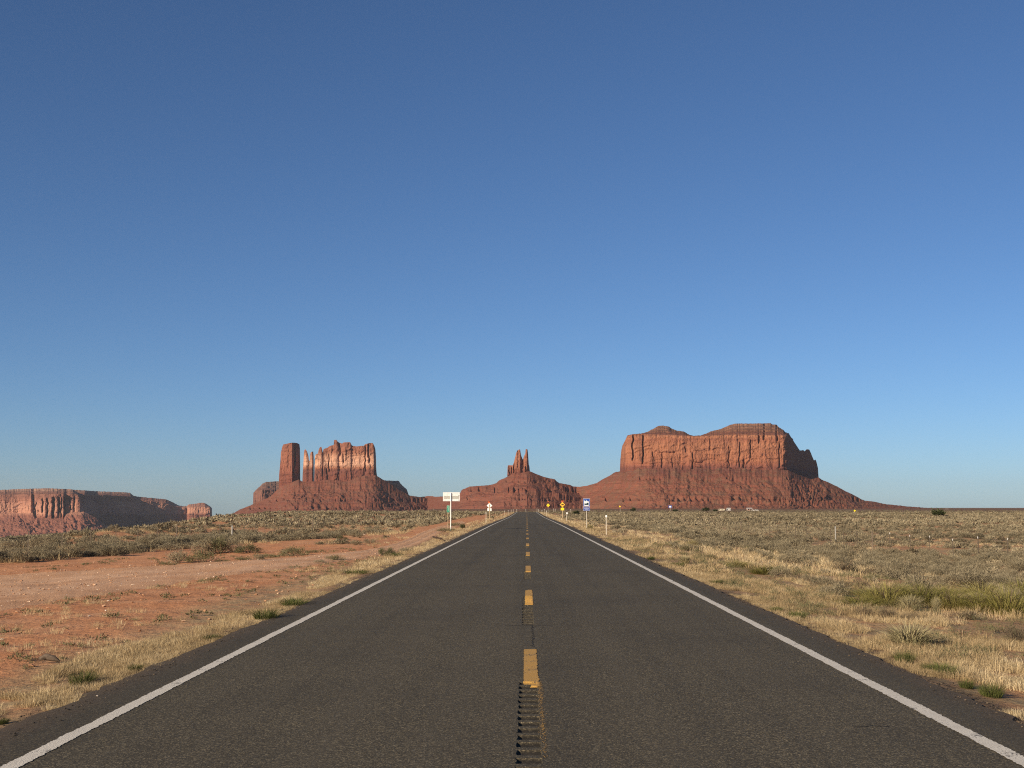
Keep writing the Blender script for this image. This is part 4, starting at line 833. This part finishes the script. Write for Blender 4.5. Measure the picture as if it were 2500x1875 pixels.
# low weeds and straw scattered over the bare dirt
n = 1700; x = -rng.uniform(5.4, 20, n); y = 9 + 48 * rng.uniform(0, 1, n) ** 1.25; m = bare_left(x, y) & ~in_track(x, y) & (fbm(x / 1.6, y / 2.6, 85, 3) + .22 * np.exp((x + 5.4) / 2.2) > .52); x, y = x[m], y[m]
WD = [bush(330 + i, 60, .5, .28, .12, 0, 8, .3, .3, .05) for i in range(4)]
me = scatter_mesh('low_weeds', WD, np.stack([x, y, G(x, y)], -1), rng.uniform(.10, .42, len(x)), rng.uniform(0, 6, len(x)), rng.integers(0, 4, len(x)), [M_WEED, M_STEM], rng.uniform(0, .8, len(x)))
tag(ob('low_weeds', me), kind='stuff')
n = 3000; x = 4.5 + 9 * rng.uniform(0, 1, n) ** 1.2; y = 10 + 60 * rng.uniform(0, 1, n) ** 1.2; m = fbm(x / 1.1, y / 2, 89, 3) > .5; x, y = x[m], y[m]
me = scatter_mesh('grey_weeds', [bush(340 + i, 150, .5, .5, .09, 4, 9, .6, .2) for i in range(5)], np.stack([x, y, G(x, y)], -1), .14 + .34 * rng.uniform(0, 1, len(x)) ** 2, rng.uniform(0, 6, len(x)), rng.integers(0, 5, len(x)), [M_WEED, M_STEM], rng.uniform(0, .5, len(x)))
tag(ob('grey_weeds', me), kind='stuff')
n = 500; x = -rng.uniform(5.6, 9.5, n); y = 9 + 30 * rng.uniform(0, 1, n) ** 1.2; m = ~in_track(x, y) & (fbm(x / 1.2, y / 2, 87, 3) > .5); x, y = x[m], y[m]
grass_field('dry_grass', x, y, rng.uniform(.25, .6, len(x)), TUF, rng.uniform(.2, .8, len(x)))

# ---- stones on the track and crumbs of broken asphalt along the edges
def stones(name, P, S, m, flat=.6):
    base = np.array([[1, 0, 0], [-1, 0, 0], [0, 1, 0], [0, -1, 0], [0, 0, 1], [0, 0, -1], [.6, .6, .5], [-.6, .5, .5], [.5, -.6, .6], [-.5, -.6, .4]], float)
    F_ = np.array([[4, 0, 6], [6, 0, 2], [4, 6, 2], [4, 2, 7], [7, 2, 1], [4, 7, 1], [4, 1, 9], [9, 1, 3], [4, 9, 3], [4, 3, 8], [8, 3, 0], [4, 8, 0], [5, 2, 0], [5, 1, 2], [5, 3, 1], [5, 0, 3]])
    n = len(P); V = base[None] * rng.uniform(.6, 1.25, (n, 10, 3)) * S[:, None, None]; V[..., 2] *= flat; a = rng.uniform(0, 6.28, n); c, s = np.cos(a)[:, None], np.sin(a)[:, None]
    V = np.stack([V[..., 0] * c - V[..., 1] * s, V[..., 0] * s + V[..., 1] * c, V[..., 2]], -1) + P[:, None]
    return mesh(name, V, (F_[None] + np.arange(n)[:, None, None] * 10).reshape(-1, 3), [m])
n = 13000; x = -rng.uniform(5, 24, n); y = 14 + 44 * rng.uniform(0, 1, n) ** 1.1; it = in_track(x, y, 0); m = (it & (fbm(x / 2.5, y / 4, 91, 3) > .42)) | (bare_left(x, y) & (rng.uniform(0, 1, n) < .12)); x, y = x[m], y[m]
S = .010 + .042 * rng.uniform(0, 1, len(x)) ** 3.5; tag(ob('gravel', stones('gravel', np.stack([x, y, G(x, y) + .012], -1), S, M_STONE)), kind='stuff')
n = 5200; y = 7 + 40 * rng.uniform(0, 1, n) ** 1.5; sd = np.where(rng.uniform(0, 1, n) < .5, -1, 1); x = sd * (4.08 + rng.normal(size=n) * .13); S = .004 + .010 * rng.uniform(0, 1, n) ** 2
z = np.where(np.abs(x) < 3.98, road_z(x, y), G(x, y)) + .004; tag(ob('asphalt_crumbs', stones('asphalt_crumbs', np.stack([x, y, z], -1), S, M_CRUMB)), kind='stuff')
M_PST = plain('pale_limestone', (.62, .52, .42), .9, .1)
for u, v, w, lab in [(265, 1468, 8, 'pale stone at the lower edge of the gravel track, left of the road'), (218, 1505, 8, 'pale stone on bare red dirt below the gravel track'), (258, 1492, 6, 'small pale stone between the other two pale stones on the red dirt'),
                     (608, 1496, 9, 'flat pale stone in the sparse grass left of the road'), (237, 1706, 6, 'little white stone on the left pavement shoulder'), (4, 1562, 10, 'yellowish stone at the left picture edge'),
                     (890, 1306, 7, 'pale boulder among the bushes above the dirt track'), (785, 1352, 3, 'tiny white stone on the dirt track beside the olive bush')]:
    p = ground_at(u, v); q = p.copy(); q[2] = (road_z(p[0], p[1]) if abs(p[0]) < 4 else p[2]) + .005
    o = ob('pale_stone', stones('pale_stone', np.zeros((1, 3)), np.array([w * p[1] / F / 2]), M_PST, .7)); o.location = q; tag(o, lab, 'stone')
# weathered wood: the scrap on the sand and the dark branch lying by the track
M_WOOD = plain('weathered_wood', (.10, .075, .055), .9, .1, var=.5, scale=30); M_DWOOD = plain('dark_wood', (.055, .035, .025), .9, .1, var=.4, scale=20)
p = ground_at(120, 1620); m_ = MB(); m_.tube([(-.12, 0, .05), (-.05, .02, .075), (.05, 0, .06), (.13, -.02, .03)], [.022, .04, .036, .012], 7); m_.tube([(-.04, .02, .07), (-.08, .04, .10)], [.015, .004], 5)
o = m_.build('driftwood', M_WOOD, None, True); o.location = p; tag(o, 'weathered grey wood scrap on the bare sand left of the road', 'wood')
p = ground_at(1057, 1313); q = ground_at(1084, 1321); m_ = MB(); d = q - p
m_.tube([(0, 0, .04), tuple(d * .35 + np.array([0, .05, .05])), tuple(d * .7 + np.array([0, 0, .06])), tuple(d + np.array([0, 0, .03]))], [.05, .06, .05, .03], 7); m_.tube([tuple(d * .7 + np.array([0, 0, .06])), tuple(d * .8 + np.array([.05, .3, .12]))], [.025, .008], 5)
o = m_.build('fallen_branch', M_DWOOD, None, True); o.location = p; tag(o, 'dark fallen branch lying where the dirt track meets the roadside grass', 'branch')

# ---- dark junipers on the plain: trunk and crown
def tree(u, v, w, h, lab, grp=None):
    p = ground_at(u, v, 60, 1500); s = 1.2 * w * p[1] / F; hh = 1.5 * h * p[1] / F
    t = thing('juniper_tree', lab, 'tree', p, grp)
    m_ = MB(); m_.tube([(0, 0, -.1), (.05 * s, 0, hh * .35), (0, .03 * s, hh * .7)], [.07 * s, .05 * s, .02 * s], 6)
    for a in (0.4, 2.3, 4.2): m_.tube([(.03 * s, 0, hh * .3), (.3 * s * math.cos(a), .3 * s * math.sin(a), hh * .62)], [.035 * s, .012 * s], 5)
    m_.build('trunk', M_STEM, t)
    B = bush(int(u), 900, .5, .9, .13, 0, 16, .3, .5, .28); o = ob('crown', mesh('crown', B[0], [B[1]], [M_JUN, M_STEM], False, B[2], {'tint': np.full(len(B[0]), .4)}), t); o.scale = (s, s, hh)
    o.location = (0, 0, hh * .1)
tree(2290, 1262, 27, 17, 'rounded dark juniper standing alone on the plain, largest on the right')
tree(2395, 1256, 8, 5, 'tiny dark juniper near the right picture edge')
tree(1406, 1257, 17, 9, 'dark juniper just behind the blue sign')
tree(1546, 1249.5, 14, 9, 'small dark juniper at the field edge below the left end of the long butte')
tree(1649, 1249.5, 12, 6, 'low dark juniper beside the tiny far blue sign')
tree(1724, 1249.5, 18, 10, 'dark juniper left of the far white trailers')
tree(1746, 1249.5, 10, 6, 'small dark juniper between the large one and the far white trailers')

# ------------------------------------------------------------------ fences
M_POST = plain('galvanised_post', (.30, .29, .26), .55, .4, .3, .2, 5); M_TPOST = plain('rusty_steel_post', (.10, .078, .056), .8, .2, 0, .3, 9); M_OLDW = plain('old_grey_wood', (.17, .13, .095), .9, .1, 0, .3, 9); M_WIRE = plain('fence_wire', (.10, .085, .075), .6, .3, .4)
M_TIP = plain('white_post_tip', (.52, .50, .46), .6)
def fence(name, label, X0, ys, tip):
    t = thing(name, label, 'fence', (X0, ys[0], float(G(X0, ys[0]))))
    base = np.array(t.location)
    for i, y in enumerate(ys):
        x = X0 + .06 * rng.normal(); z = float(G(x, y)); m_ = MB(); lean = rng.normal() * .02; wood = (i % 13 == 9)
        h = 1.28 + .06 * rng.normal(); r = .035 if not wood else .05
        if wood: m_.tube([(0, 0, -.3), (lean, 0, h + .1)], [r, r * .92], 8)
        else:
            m_.box((lean * .5, 0, h / 2 - .15), (.05, .010, h + .3)); m_.box((lean * .5, .018, h / 2 - .15), (.010, .032, h + .3))
        if tip and not wood and y < 92: m_.box((lean, .0, h - .06), (.046, .03, .11), 1)
        o = m_.build('post', [M_OLDW if wood else M_TPOST, M_TIP], t); o.location = Vector((x, y, z)) - Vector(base)
    for k, zh in enumerate((.38, .66, .94, 1.2)):
        m_ = MB(); P = []
        for i, y in enumerate(ys):
            P.append((X0, y, float(G(X0, y)) + zh))
            if i < len(ys) - 1: ym = (y + ys[i + 1]) / 2; P.append((X0, ym, (float(G(X0, y)) + float(G(X0, ys[i + 1]))) / 2 + zh - .02))
        m_.tube([tuple(np.array(p) - base) for p in P], .0045, 4); m_.build('wire', M_WIRE, t)
fence('wire_fence', 'barbed wire fence on thin brown posts beyond the red dirt, left of the road', -25.0, [49 + 4.3 * k for k in range(58)], False)
fence('wire_fence', 'wire fence on thin white-tipped posts half hidden in brush right of the road', 25.0, [52 + 4.2 * k for k in range(58)], True)
p = ground_at(2040.5, 1329); m_ = MB(); t = thing('pipe_post', 'grey steel pipe post standing out of the brush right of the road', 'post', p)
h = 42 * p[1] / F; m_.tube([(0, 0, -.2), (0, 0, h)], [.055, .055], 10); m_.build('pipe', M_POST, t); m_ = MB(); m_.tube([(0, 0, h), (0, 0, h + .03)], [.062, .05], 10); m_.build('cap', M_POST, t)
p = ground_at(566, 1318); t = thing('corner_post', 'grey wooden fence corner post with a slanting brace, left of the road', 'post', p); h = 34 * p[1] / F
m_ = MB(); m_.tube([(0, 0, -.2), (.02, 0, h)], [.075, .065], 9); m_.build('post', M_POST, t); m_ = MB(); m_.tube([(.02, 0, h * .8), (.5, 1.2, 0)], [.04, .04], 7); m_.build('brace', M_TPOST, t)

# ------------------------------------------------------------------ signs and markers
M_ALU = plain('bare_aluminium', (.70, .70, .67), .45, .5, .2, .08); M_ALUD = plain('weathered_aluminium', (.40, .39, .35), .55, .4, .2, .15, 14); M_GALV = plain('galvanised_steel', (.42, .38, .31), .5, .5, .3, .1)
M_BLK = plain('black_sign_ink', (.012, .011, .010), .5); M_YEL = plain('yellow_sign_sheet', (.86, .64, .02), .4, .4, 0, .05); M_AMB = plain('amber_sign_sheet', (.85, .46, .05), .4, .4, 0, .05)
M_WOODP = plain('wooden_sign_post', (.48, .36, .22), .85, .1, 0, .2, 12); M_ORF = plain('orange_flag_cloth', (.86, .20, .07), .7, .1); M_WHT = plain('white_sign_sheet', (.80, .80, .77), .4, .4, 0, .04)
M_GRN = plain('green_sign_sheet', (.015, .22, .13), .4, .4); M_LGR = plain('pale_green_lettering', (.50, .68, .58), .4, .4); M_BLU = plain('blue_sign_sheet', (.022, .065, .30), .4, .4); M_LBL = plain('light_blue_print', (.30, .52, .82), .4, .4); M_DKB = plain('dark_landscape_print', (.02, .045, .06), .4, .4)
def px(p): return p[1] / F                          # metres per photo pixel at a point
def gpt(u, v, D=None):
    p = ground_at(u, v); return p
def post(name, t, h, r, mat, n=8, dz=-.3):
    m_ = MB(); m_.tube([(0, 0, dz), (0, 0, h)], [r, r], n); return m_.build(name, mat, t)
def diamond(m_, c, s, y0, y1, m=0): m_.prism([(c[0], c[1] - s), (c[0] + s, c[1]), (c[0], c[1] + s), (c[0] - s, c[1])], y0, y1, m)
def rect(m_, x0, x1, z0, z1, y0, y1, m=0): m_.prism([(x0, z0), (x1, z0), (x1, z1), (x0, z1)], y0, y1, m)

# the back of a wide sign: panel, stiffening bands, post, bolts
p = gpt(1100.4, 1297); s = px(p); t = thing('road_sign', 'wide white sign seen from behind on one tall post, left of the road', 'sign', p); H_ = (1297 - 1203) * s
m_ = MB(); rect(m_, -19.4 * s, 21.6 * s, H_ - 21.5 * s, H_, .07, .085); m_.build('panel', M_ALU, t)
m_ = MB(); rect(m_, -17.5 * s, -1.0 * s, H_ - 16 * s, H_ - 8.5 * s, .064, .0695); rect(m_, 1.2 * s, 19.7 * s, H_ - 16 * s, H_ - 8.5 * s, .064, .0695); m_.build('backing_band', M_ALUD, t)
m_ = MB()
for a, b in ((-18, 20.5),): 
    for zc in (-8.2, -20.2, -3.2): rect(m_, a * s, b * s, H_ + (zc - .35) * s, H_ + (zc + .35) * s, .045, .068)
m_.build('stiffener_bar', M_ALU, t)
post('post', t, H_ - 1 * s, .036, M_ALU)
m_ = MB()
for zc in (-7.6, -18.6): m_.box((19.0 * s, .055, H_ + zc * s), (.035, .02, .05))
m_.build('bolt', M_BLK, t)
# mile marker
p = gpt(1093.6, 1294.5); s = px(p); t = thing('mile_marker', 'small upright green mile marker beside the wide white sign', 'sign', p); H_ = (1294.5 - 1235) * s; x0 = (1090.7 - 1093.6) * s; x1 = (1097.6 - 1093.6) * s
m_ = MB(); rect(m_, x0, x1, H_ - 16.5 * s, H_, -.05, -.042); m_.build('panel', M_GRN, t)
m_ = MB(); w = .45 * s
for r_ in ((x0 + .2 * s, x1 - .2 * s, H_ - .7 * s, H_ - .25 * s), (x0 + .2 * s, x1 - .2 * s, H_ - 16.2 * s, H_ - 15.8 * s), (x0 + .2 * s, x0 + .55 * s, H_ - 15.8 * s, H_ - .7 * s), (x1 - .55 * s, x1 - .2 * s, H_ - 15.8 * s, H_ - .7 * s), (x0 + 1.2 * s, x1 - 1.2 * s, H_ - 4.2 * s, H_ - 3 * s), ((x0 + x1) / 2 - .4 * s, (x0 + x1) / 2 + .4 * s, H_ - 13 * s, H_ - 5.6 * s)): rect(m_, *r_, -.054, -.0505)
m_.build('lettering', M_LGR, t); post('post', t, H_ - .5 * s, .022, M_WOODP)
# cattle warning signs with orange flags
def flags(t, H_, s, n, tilt):
    for k in range(n):
        m_ = MB(); a = tilt + (k - (n - 1) / 2) * .34; x = (k - (n - 1) / 2) * 2.2 * s; c, q = math.cos(a), math.sin(a)
        m_.tube([(x, -.02, H_ - 1.2 * s), (x - q * 5.0 * s, -.02, H_ + c * 5.0 * s)], .012, 5)
        P = [(x - q * d * s + c * e * s, H_ + c * d * s + q * e * s) for d, e in ((1.6, -.9), (1.6, .9), (3.4, 1.15), (5.2, .7), (5.2, -.6), (3.4, -.95))]
        m_.prism(P[::1], -.05, -.035); m_.build('flag', M_ORF, t)
p = gpt(1194.9, 1268); s = px(p); t = thing('warning_sign', 'white diamond sign back with orange flags and a small plate below, left verge', 'sign', p)
zc = (1268 - 1234.8) * s; m_ = MB(); diamond(m_, (0, zc), 6.8 * s, .05, .06); m_.build('diamond_panel', M_WHT, t); m_ = MB(); rect(m_, -5 * s, 5 * s, (1268 - 1248) * s, (1268 - 1241.2) * s, .05, .06); m_.build('plate', M_WHT, t)
post('post', t, zc + 3 * s, .055, M_WOODP); flags(t, zc + 6 * s, s, 3, .5)
p = gpt(1373.2, 1265); s = px(p); t = thing('warning_sign', 'amber diamond sign with a black cow, orange flags on top and a yellow plate below', 'sign', p)
zc = (1265 - 1232.5) * s; m_ = MB(); diamond(m_, (0, zc), 6.4 * s, -.075, -.065); m_.build('diamond_panel', M_AMB, t)
cow = [(-3.3, 1.5), (-2.9, .9), (-2.2, .5), (-1.9, -.3), (-1.8, -1.0), (-1.6, -2.0), (-1.2, -2.0), (-1.15, -1.1), (-.2, -.9), (1.2, -1.0), (1.45, -2.0), (1.85, -2.0), (1.9, -1.0), (2.3, -.4), (2.5, -1.2), (2.75, -1.2), (2.75, .6), (2.4, 1.05), (0, .95), (-1.5, 1.1), (-2.0, 1.6), (-2.5, 1.45), (-3.0, 1.85)]
m_ = MB(); m_.prism([(a * s * 1.2, zc + b * s * 1.3) for a, b in cow], -.080, -.0755); m_.build('cow_symbol', M_BLK, t)
m_ = MB(); rect(m_, -4.1 * s, 4.1 * s, (1265 - 1246.2) * s, (1265 - 1240) * s, -.075, -.065); m_.build('plate', M_YEL, t)
post('post', t, zc + 3 * s, .06, M_WOODP); flags(t, zc + 5.5 * s, s, 3, 0)
p = gpt(1338.3, 1252.5); s = px(p); t = thing('curve_sign', 'small yellow diamond sign with a black arrow, far down the right side of the road', 'sign', p)
zc = (1252.5 - 1233.8) * s; m_ = MB(); diamond(m_, (0, zc), 4.2 * s, -.06, -.05); m_.build('diamond_panel', M_YEL, t)
m_ = MB(); m_.prism([(a * s, zc + b * s) for a, b in ((-1.3, -1.5), (-.8, -1.5), (-.5, -.5), (.5, .1), (.8, -.3), (1.3, 1.2), (-.2, 1.0), (.1, .6), (-1.0, -.2))], -.066, -.0605); m_.build('arrow', M_BLK, t)
post('post', t, zc + 2 * s, .03, M_GALV); m_ = MB(); m_.prism([(-1.1 * s, zc + 8.4 * s), (1.1 * s, zc + 8.2 * s), (1.2 * s, zc + 9.2 * s), (-1.0 * s, zc + 9.3 * s)], -.05, -.03); m_.tube([(0, -.04, zc + 4 * s), (0, -.04, zc + 9 * s)], .012, 5); m_.build('flag', M_ORF, t)
# blue viewpoint sign
p = gpt(1432.3, 1292); s = px(p); t = thing('viewpoint_sign', 'blue sign with a landscape picture above a blue plaque, right of the road', 'sign', p); Z = lambda v: (1292 - v) * s
m_ = MB(); rect(m_, -8.3 * s, 8.1 * s, Z(1237.6), Z(1218), -.07, -.06); m_.build('panel', M_BLU, t)
def frame(m_, x0, x1, z0, z1, w, y0, y1):
    rect(m_, x0, x1, z0, z0 + w, y0, y1); rect(m_, x0, x1, z1 - w, z1, y0, y1); rect(m_, x0, x0 + w, z0 + w, z1 - w, y0, y1); rect(m_, x1 - w, x1, z0 + w, z1 - w, y0, y1)
m_ = MB(); frame(m_, -8.2 * s, 8.0 * s, Z(1237.5), Z(1218.1), .35 * s, -.0745, -.0705); m_.build('border', M_WHT, t)
m_ = MB(); rect(m_, -5.6 * s, 5.2 * s, Z(1235.6), Z(1221.4), -.0740, -.0705); m_.build('picture', M_WHT, t)
m_ = MB(); rect(m_, -5.5 * s, 5.1 * s, Z(1223), Z(1221.5), -.0765, -.0743); m_.build('sky_print', M_LBL, t)
m_ = MB(); m_.prism([(a * s, Z(b)) for a, b in ((-5.2, 1223.2), (-3.2, 1224.9), (-.6, 1225.2), (-.4, 1222.2), (-4.8, 1222.2))], -.0765, -.0743); m_.prism([(a * s, Z(b)) for a, b in ((1.2, 1225), (5.2, 1225), (5.2, 1221.4), (1.2, 1221.4))], -.0790, -.0768); m_.build('cloud_print', M_BLU, t)
m_ = MB(); m_.prism([(a * s, Z(b)) for a, b in ((-5, 1234), (-1.8, 1234), (-1.2, 1233), (-.4, 1234), (4.6, 1234), (4.7, 1229.2), (3.0, 1227.6), (1.4, 1228.2), (-.6, 1230), (-4.9, 1229.8))], -.0765, -.0743); m_.build('landscape_print', M_DKB, t)
m_ = MB(); rect(m_, -8.2 * s, 8.0 * s, Z(1247.4), Z(1239), -.07, -.06); m_.build('plaque', M_BLU, t)
m_ = MB(); frame(m_, -8.1 * s, 7.9 * s, Z(1247.3), Z(1239.1), .25 * s, -.0745, -.0705); rect(m_, -5.8 * s, 5.4 * s, Z(1241.9), Z(1241.3), -.0745, -.0705); rect(m_, -4.6 * s, 4.6 * s, Z(1244.9), Z(1244.5), -.0745, -.0705); m_.build('lettering', M_WHT, t)
post('post', t, Z(1219), .03, M_GALV)
# delineators: thin white posts with a reflector
M_REF = plain('white_reflector', (.82, .81, .78), .35, .5, 0, .03); M_DEL = plain('delineator_post', (.46, .41, .33), .6)
DELS = [(1480.3, 1306.5, 1258.5, 4.0, 'white delineator post with a square reflector, nearest one on the right verge', 0), (1382.6, 1271.8, 1252, 3.2, 'slightly leaning delineator with a round white top behind the cow sign', .09), (1334.7, 1261.5, 1247.2, 1.6, 'white delineator beside the road below the small yellow arrow sign', 0),
        (1186.5, 1276.8, 1251.2, 1.4, 'thin white delineator left of the diamond sign seen from behind', 0), (1232.2, 1257.8, 1247, 1.0, 'far white delineator on the left verge, nearest of the row running to the crest', 0), (1240.6, 1256, 1246.2, 1.0, 'second far delineator from the near end of the left verge row', 0),
        (1323.2, 1255.5, 1246.2, 1.0, 'far delineator on the right verge left of the small yellow arrow sign', 0), (1329.8, 1254.4, 1243.8, 1.0, 'taller far delineator just left of the small yellow arrow sign', 0), (1393.4, 1251, 1243, 1.6, 'far white-topped post between the cow sign and the blue sign', 0)]
for u, v, vt, w, lab, ln in DELS:
    p = gpt(u, v); s = px(p); h = (v - vt) * s; t = thing('delineator', lab, 'marker post', p, 'delineators along the road'); t.rotation_euler = (0, ln, 0)
    m_ = MB(); m_.box((0, 0, h / 2 - .1), (max(.06, w * s * .42), .022, h + .2)); m_.build('post', M_DEL, t); m_ = MB(); m_.box((0, -.016, h - .07), (max(.075, w * s), .010, .11 if w < 3 else w * s * 1.25)); m_.build('reflector', M_REF, t)
for u, D, vt, vb, lab in [(1248, 500, 1244.4, 1252, 'third post of the far left row, at the crest of the road'), (1253, 540, 1243.8, 1252, 'fourth post of the far left row, at the crest of the road'), (1261.6, 580, 1243, 1252, 'fifth post of the far left row, nearest the road at the crest'), (1283.7, 620, 1243, 1252, 'lone far post in line with the road centre beyond the crest'),
                          (1311, 560, 1242, 1252, 'far post just right of the road where it crosses the crest'), (1314.6, 520, 1244, 1252, 'far post next to the one right of the crest'), (1351.8, 560, 1242, 1252, 'left one of two far posts between the arrow sign and cow sign'), (1355.4, 545, 1242.5, 1252, 'right one of two far posts between the arrow sign and cow sign')]:
    q = at(u, vt, D); g = float(G(q[0], q[1])); t = thing('delineator', lab, 'marker post', (q[0], q[1], g), 'delineators along the road'); h = q[2] - g
    m_ = MB(); m_.box((0, 0, h / 2 - .1), (.11, .03, h + .2)); m_.build('post', M_DEL, t); m_ = MB(); m_.box((0, -.024, h - .12), (.12, .012, .16)); m_.build('reflector', M_REF, t)
# far signs and the homestead under the long butte
def farsign(name, lab, u, v0, v1, w, D, mat, shape):
    q = at(u, v1, D); g = float(G(q[0], q[1])); t = thing(name, lab, 'sign', (q[0], q[1], g)); s = D / F; z0 = q[2] - g; h = (v1 - v0) * s; m_ = MB()
    if shape == 'pennant': m_.prism([(-w * s / 2, z0), (w * s / 2, z0 + h / 2), (-w * s / 2, z0 + h)], -.08, -.05)
    elif shape == 'diamond': diamond(m_, (0, z0 + h / 2), h / 2, -.08, -.05)
    else: rect(m_, -w * s / 2, w * s / 2, z0, z0 + h, -.08, -.05)
    m_.build('panel', mat, t)
    if shape == 'picture': m_ = MB(); rect(m_, -w * s * .28, w * s * .28, z0 + h * .2, z0 + h * .8, -.09, -.081); m_.build('picture', M_WHT, t)
    post('post', t, z0 + h * .6, .06, M_DEL)
farsign('pennant_sign', 'far yellow pennant-shaped sign at the edge of the brush, left part of the long butte', 1514, 1234.4, 1238.4, 4.4, 640, M_YEL, 'pennant')
farsign('far_sign', 'tiny far blue sign with a white picture, under the long butte', 1636.3, 1234, 1240.2, 8.4, 640, M_BLU, 'picture')
farsign('far_sign', 'tiny far yellow sign at the foot of the right end of the long butte', 2086.7, 1244.2, 1249.6, 4.6, 520, M_YEL, 'diamond')
M_TRL = plain('cream_siding', (.46, .40, .29), .6, .2, 0, .06); M_TRW = plain('white_siding', (.56, .54, .50), .6, .2, 0, .06); M_PNK = plain('pinkish_stucco', (.38, .25, .20), .8, .1, 0, .08); M_ROOF = plain('tin_roof', (.45, .42, .38), .5, .3); M_WIN = plain('dark_window_glass', (.02, .02, .022), .2, .5); M_TYR = plain('rubber_tyre', (.02, .02, .02), .8)
def house(lab, u, D, L, Wd, h, mat, wins, pitched=True, vb=1245):
    q = at(u, vb, D); g = float(G(q[0], q[1])); t = thing('house' if pitched else 'trailer_home', lab, 'building', (q[0], q[1], g))
    m_ = MB(); m_.box((0, 0, h / 2), (L, Wd, h)); m_.build('wall', mat, t)
    m_ = MB()
    if pitched: m_.add([(-L / 2 - .3, -Wd / 2 - .3, h + .003), (L / 2 + .3, -Wd / 2 - .3, h + .003), (L / 2 + .3, Wd / 2 + .3, h + .003), (-L / 2 - .3, Wd / 2 + .3, h + .003), (-L / 2 - .3, 0, h + 1.1), (L / 2 + .3, 0, h + 1.1)], [[3, 2, 1, 0], [0, 1, 5, 4], [2, 3, 4, 5], [1, 2, 5], [3, 0, 4]])
    else: m_.box((0, 0, h + .11), (L + .15, Wd + .15, .2))
    m_.build('roof', M_ROOF if pitched else mat, t)
    for (x, z, w, hh) in wins: m_ = MB(); m_.box((x, -Wd / 2 - .03, z), (w, .04, hh)); m_.build('window', M_WIN, t)
house('long cream trailer home, leftmost of the far pale homes under the long butte', 1762, 1480, 7, 3.2, 2.3, M_TRL, [(-2.8, 1.4, .9, .7), (.2, 1.4, 1.0, .8)], False)
house('small white house beside the cream trailer, with dark openings at both sides', 1779, 1500, 4.2, 4, 2.2, M_TRW, [(-1.5, 1.2, 1.1, 1.5), (1.3, 1.4, .9, .9)], True)
house('far pinkish house with two dark windows, right of the white homes', 1829.5, 1500, 6, 5, 2.4, M_PNK, [(-1.3, 1.4, 1.8, 1.5), (1.4, 1.4, 1.7, 1.5)], True)
def truck(lab, u, D, mat):
    q = at(u, 1246, D); g = float(G(q[0], q[1])); t = thing('pickup_truck', lab, 'vehicle', (q[0], q[1], g)); m_ = MB()
    m_.prism([(-2.7, .45), (2.7, .45), (2.75, 1.0), (1.5, 1.15), (.9, 1.8), (-.6, 1.8), (-.9, 1.15), (-2.75, 1.15)], -.95, .95); m_.build('body', mat, t)
    m_ = MB(); m_.prism([(-.5, 1.2), (1.2, 1.2), (.8, 1.7), (-.45, 1.7)], -.97, -.955); m_.build('window', M_WIN, t)
    for x in (-1.7, 1.7):
        for y in (-.86, .86): m_ = MB(); m_.tube([(x, y - .1, .38), (x, y + .1, .38)], [.38, .38], 14); m_.build('wheel', M_TYR, t)
truck('far white pickup truck parked in front of the pinkish house', 1839, 1440, M_TRW); truck('second far white pickup truck right of the one by the pinkish house', 1846.5, 1455, M_TRW)
tl = at(2311, 1244.6, 3000); t = thing('trailer_home', 'lone white trailer home on the low red rise at the far right', 'building', (float(tl[0]), 3000.0, float(tl[2]) - 1.2))
m_ = MB(); m_.box((0, 0, 1.6), (8, 4, 3.2)); m_.build('wall', M_TRW, t); m_ = MB(); m_.box((0, 0, 3.3), (8.3, 4.3, .2)); m_.build('roof', M_ROOF, t); m_ = MB(); m_.box((2, -2.03, 1.8), (1.4, .04, 1)); m_.build('window', M_WIN, t)

# ------------------------------------------------------------------ thin desert air
t = NT('desert_air'); m_ = MB(); 
zz_ = [(o.matrix_world @ Vector(c)).z for o in [o for o in COL.objects if o.type == 'MESH' and o.parent is None] for c in o.bound_box]
for o in COL.objects:
    if o.type == 'MESH' and o.parent is not None and o.parent.get('category') in ('butte', 'mesa'): zz_ += [o.parent.location.z + c[2] for c in o.bound_box]
zl_, zh_ = min(zz_) - 1, max(zz_) + 4
m_.box((0, 0, (zl_ + zh_) / 2), (28200, 28200, zh_ - zl_)); hz = m_.build('haze', t.m); tag(hz, kind='stuff')
nt = t.t; nt.nodes.remove(t.b); pv = nt.nodes.new('ShaderNodeVolumePrincipled'); pv.inputs['Color'].default_value = (.90, .95, 1.0, 1); pv.inputs['Density'].default_value = 1.6e-5; pv.inputs['Anisotropy'].default_value = .2
nt.links.new(pv.outputs[0], nt.nodes['Material Output'].inputs['Volume'])
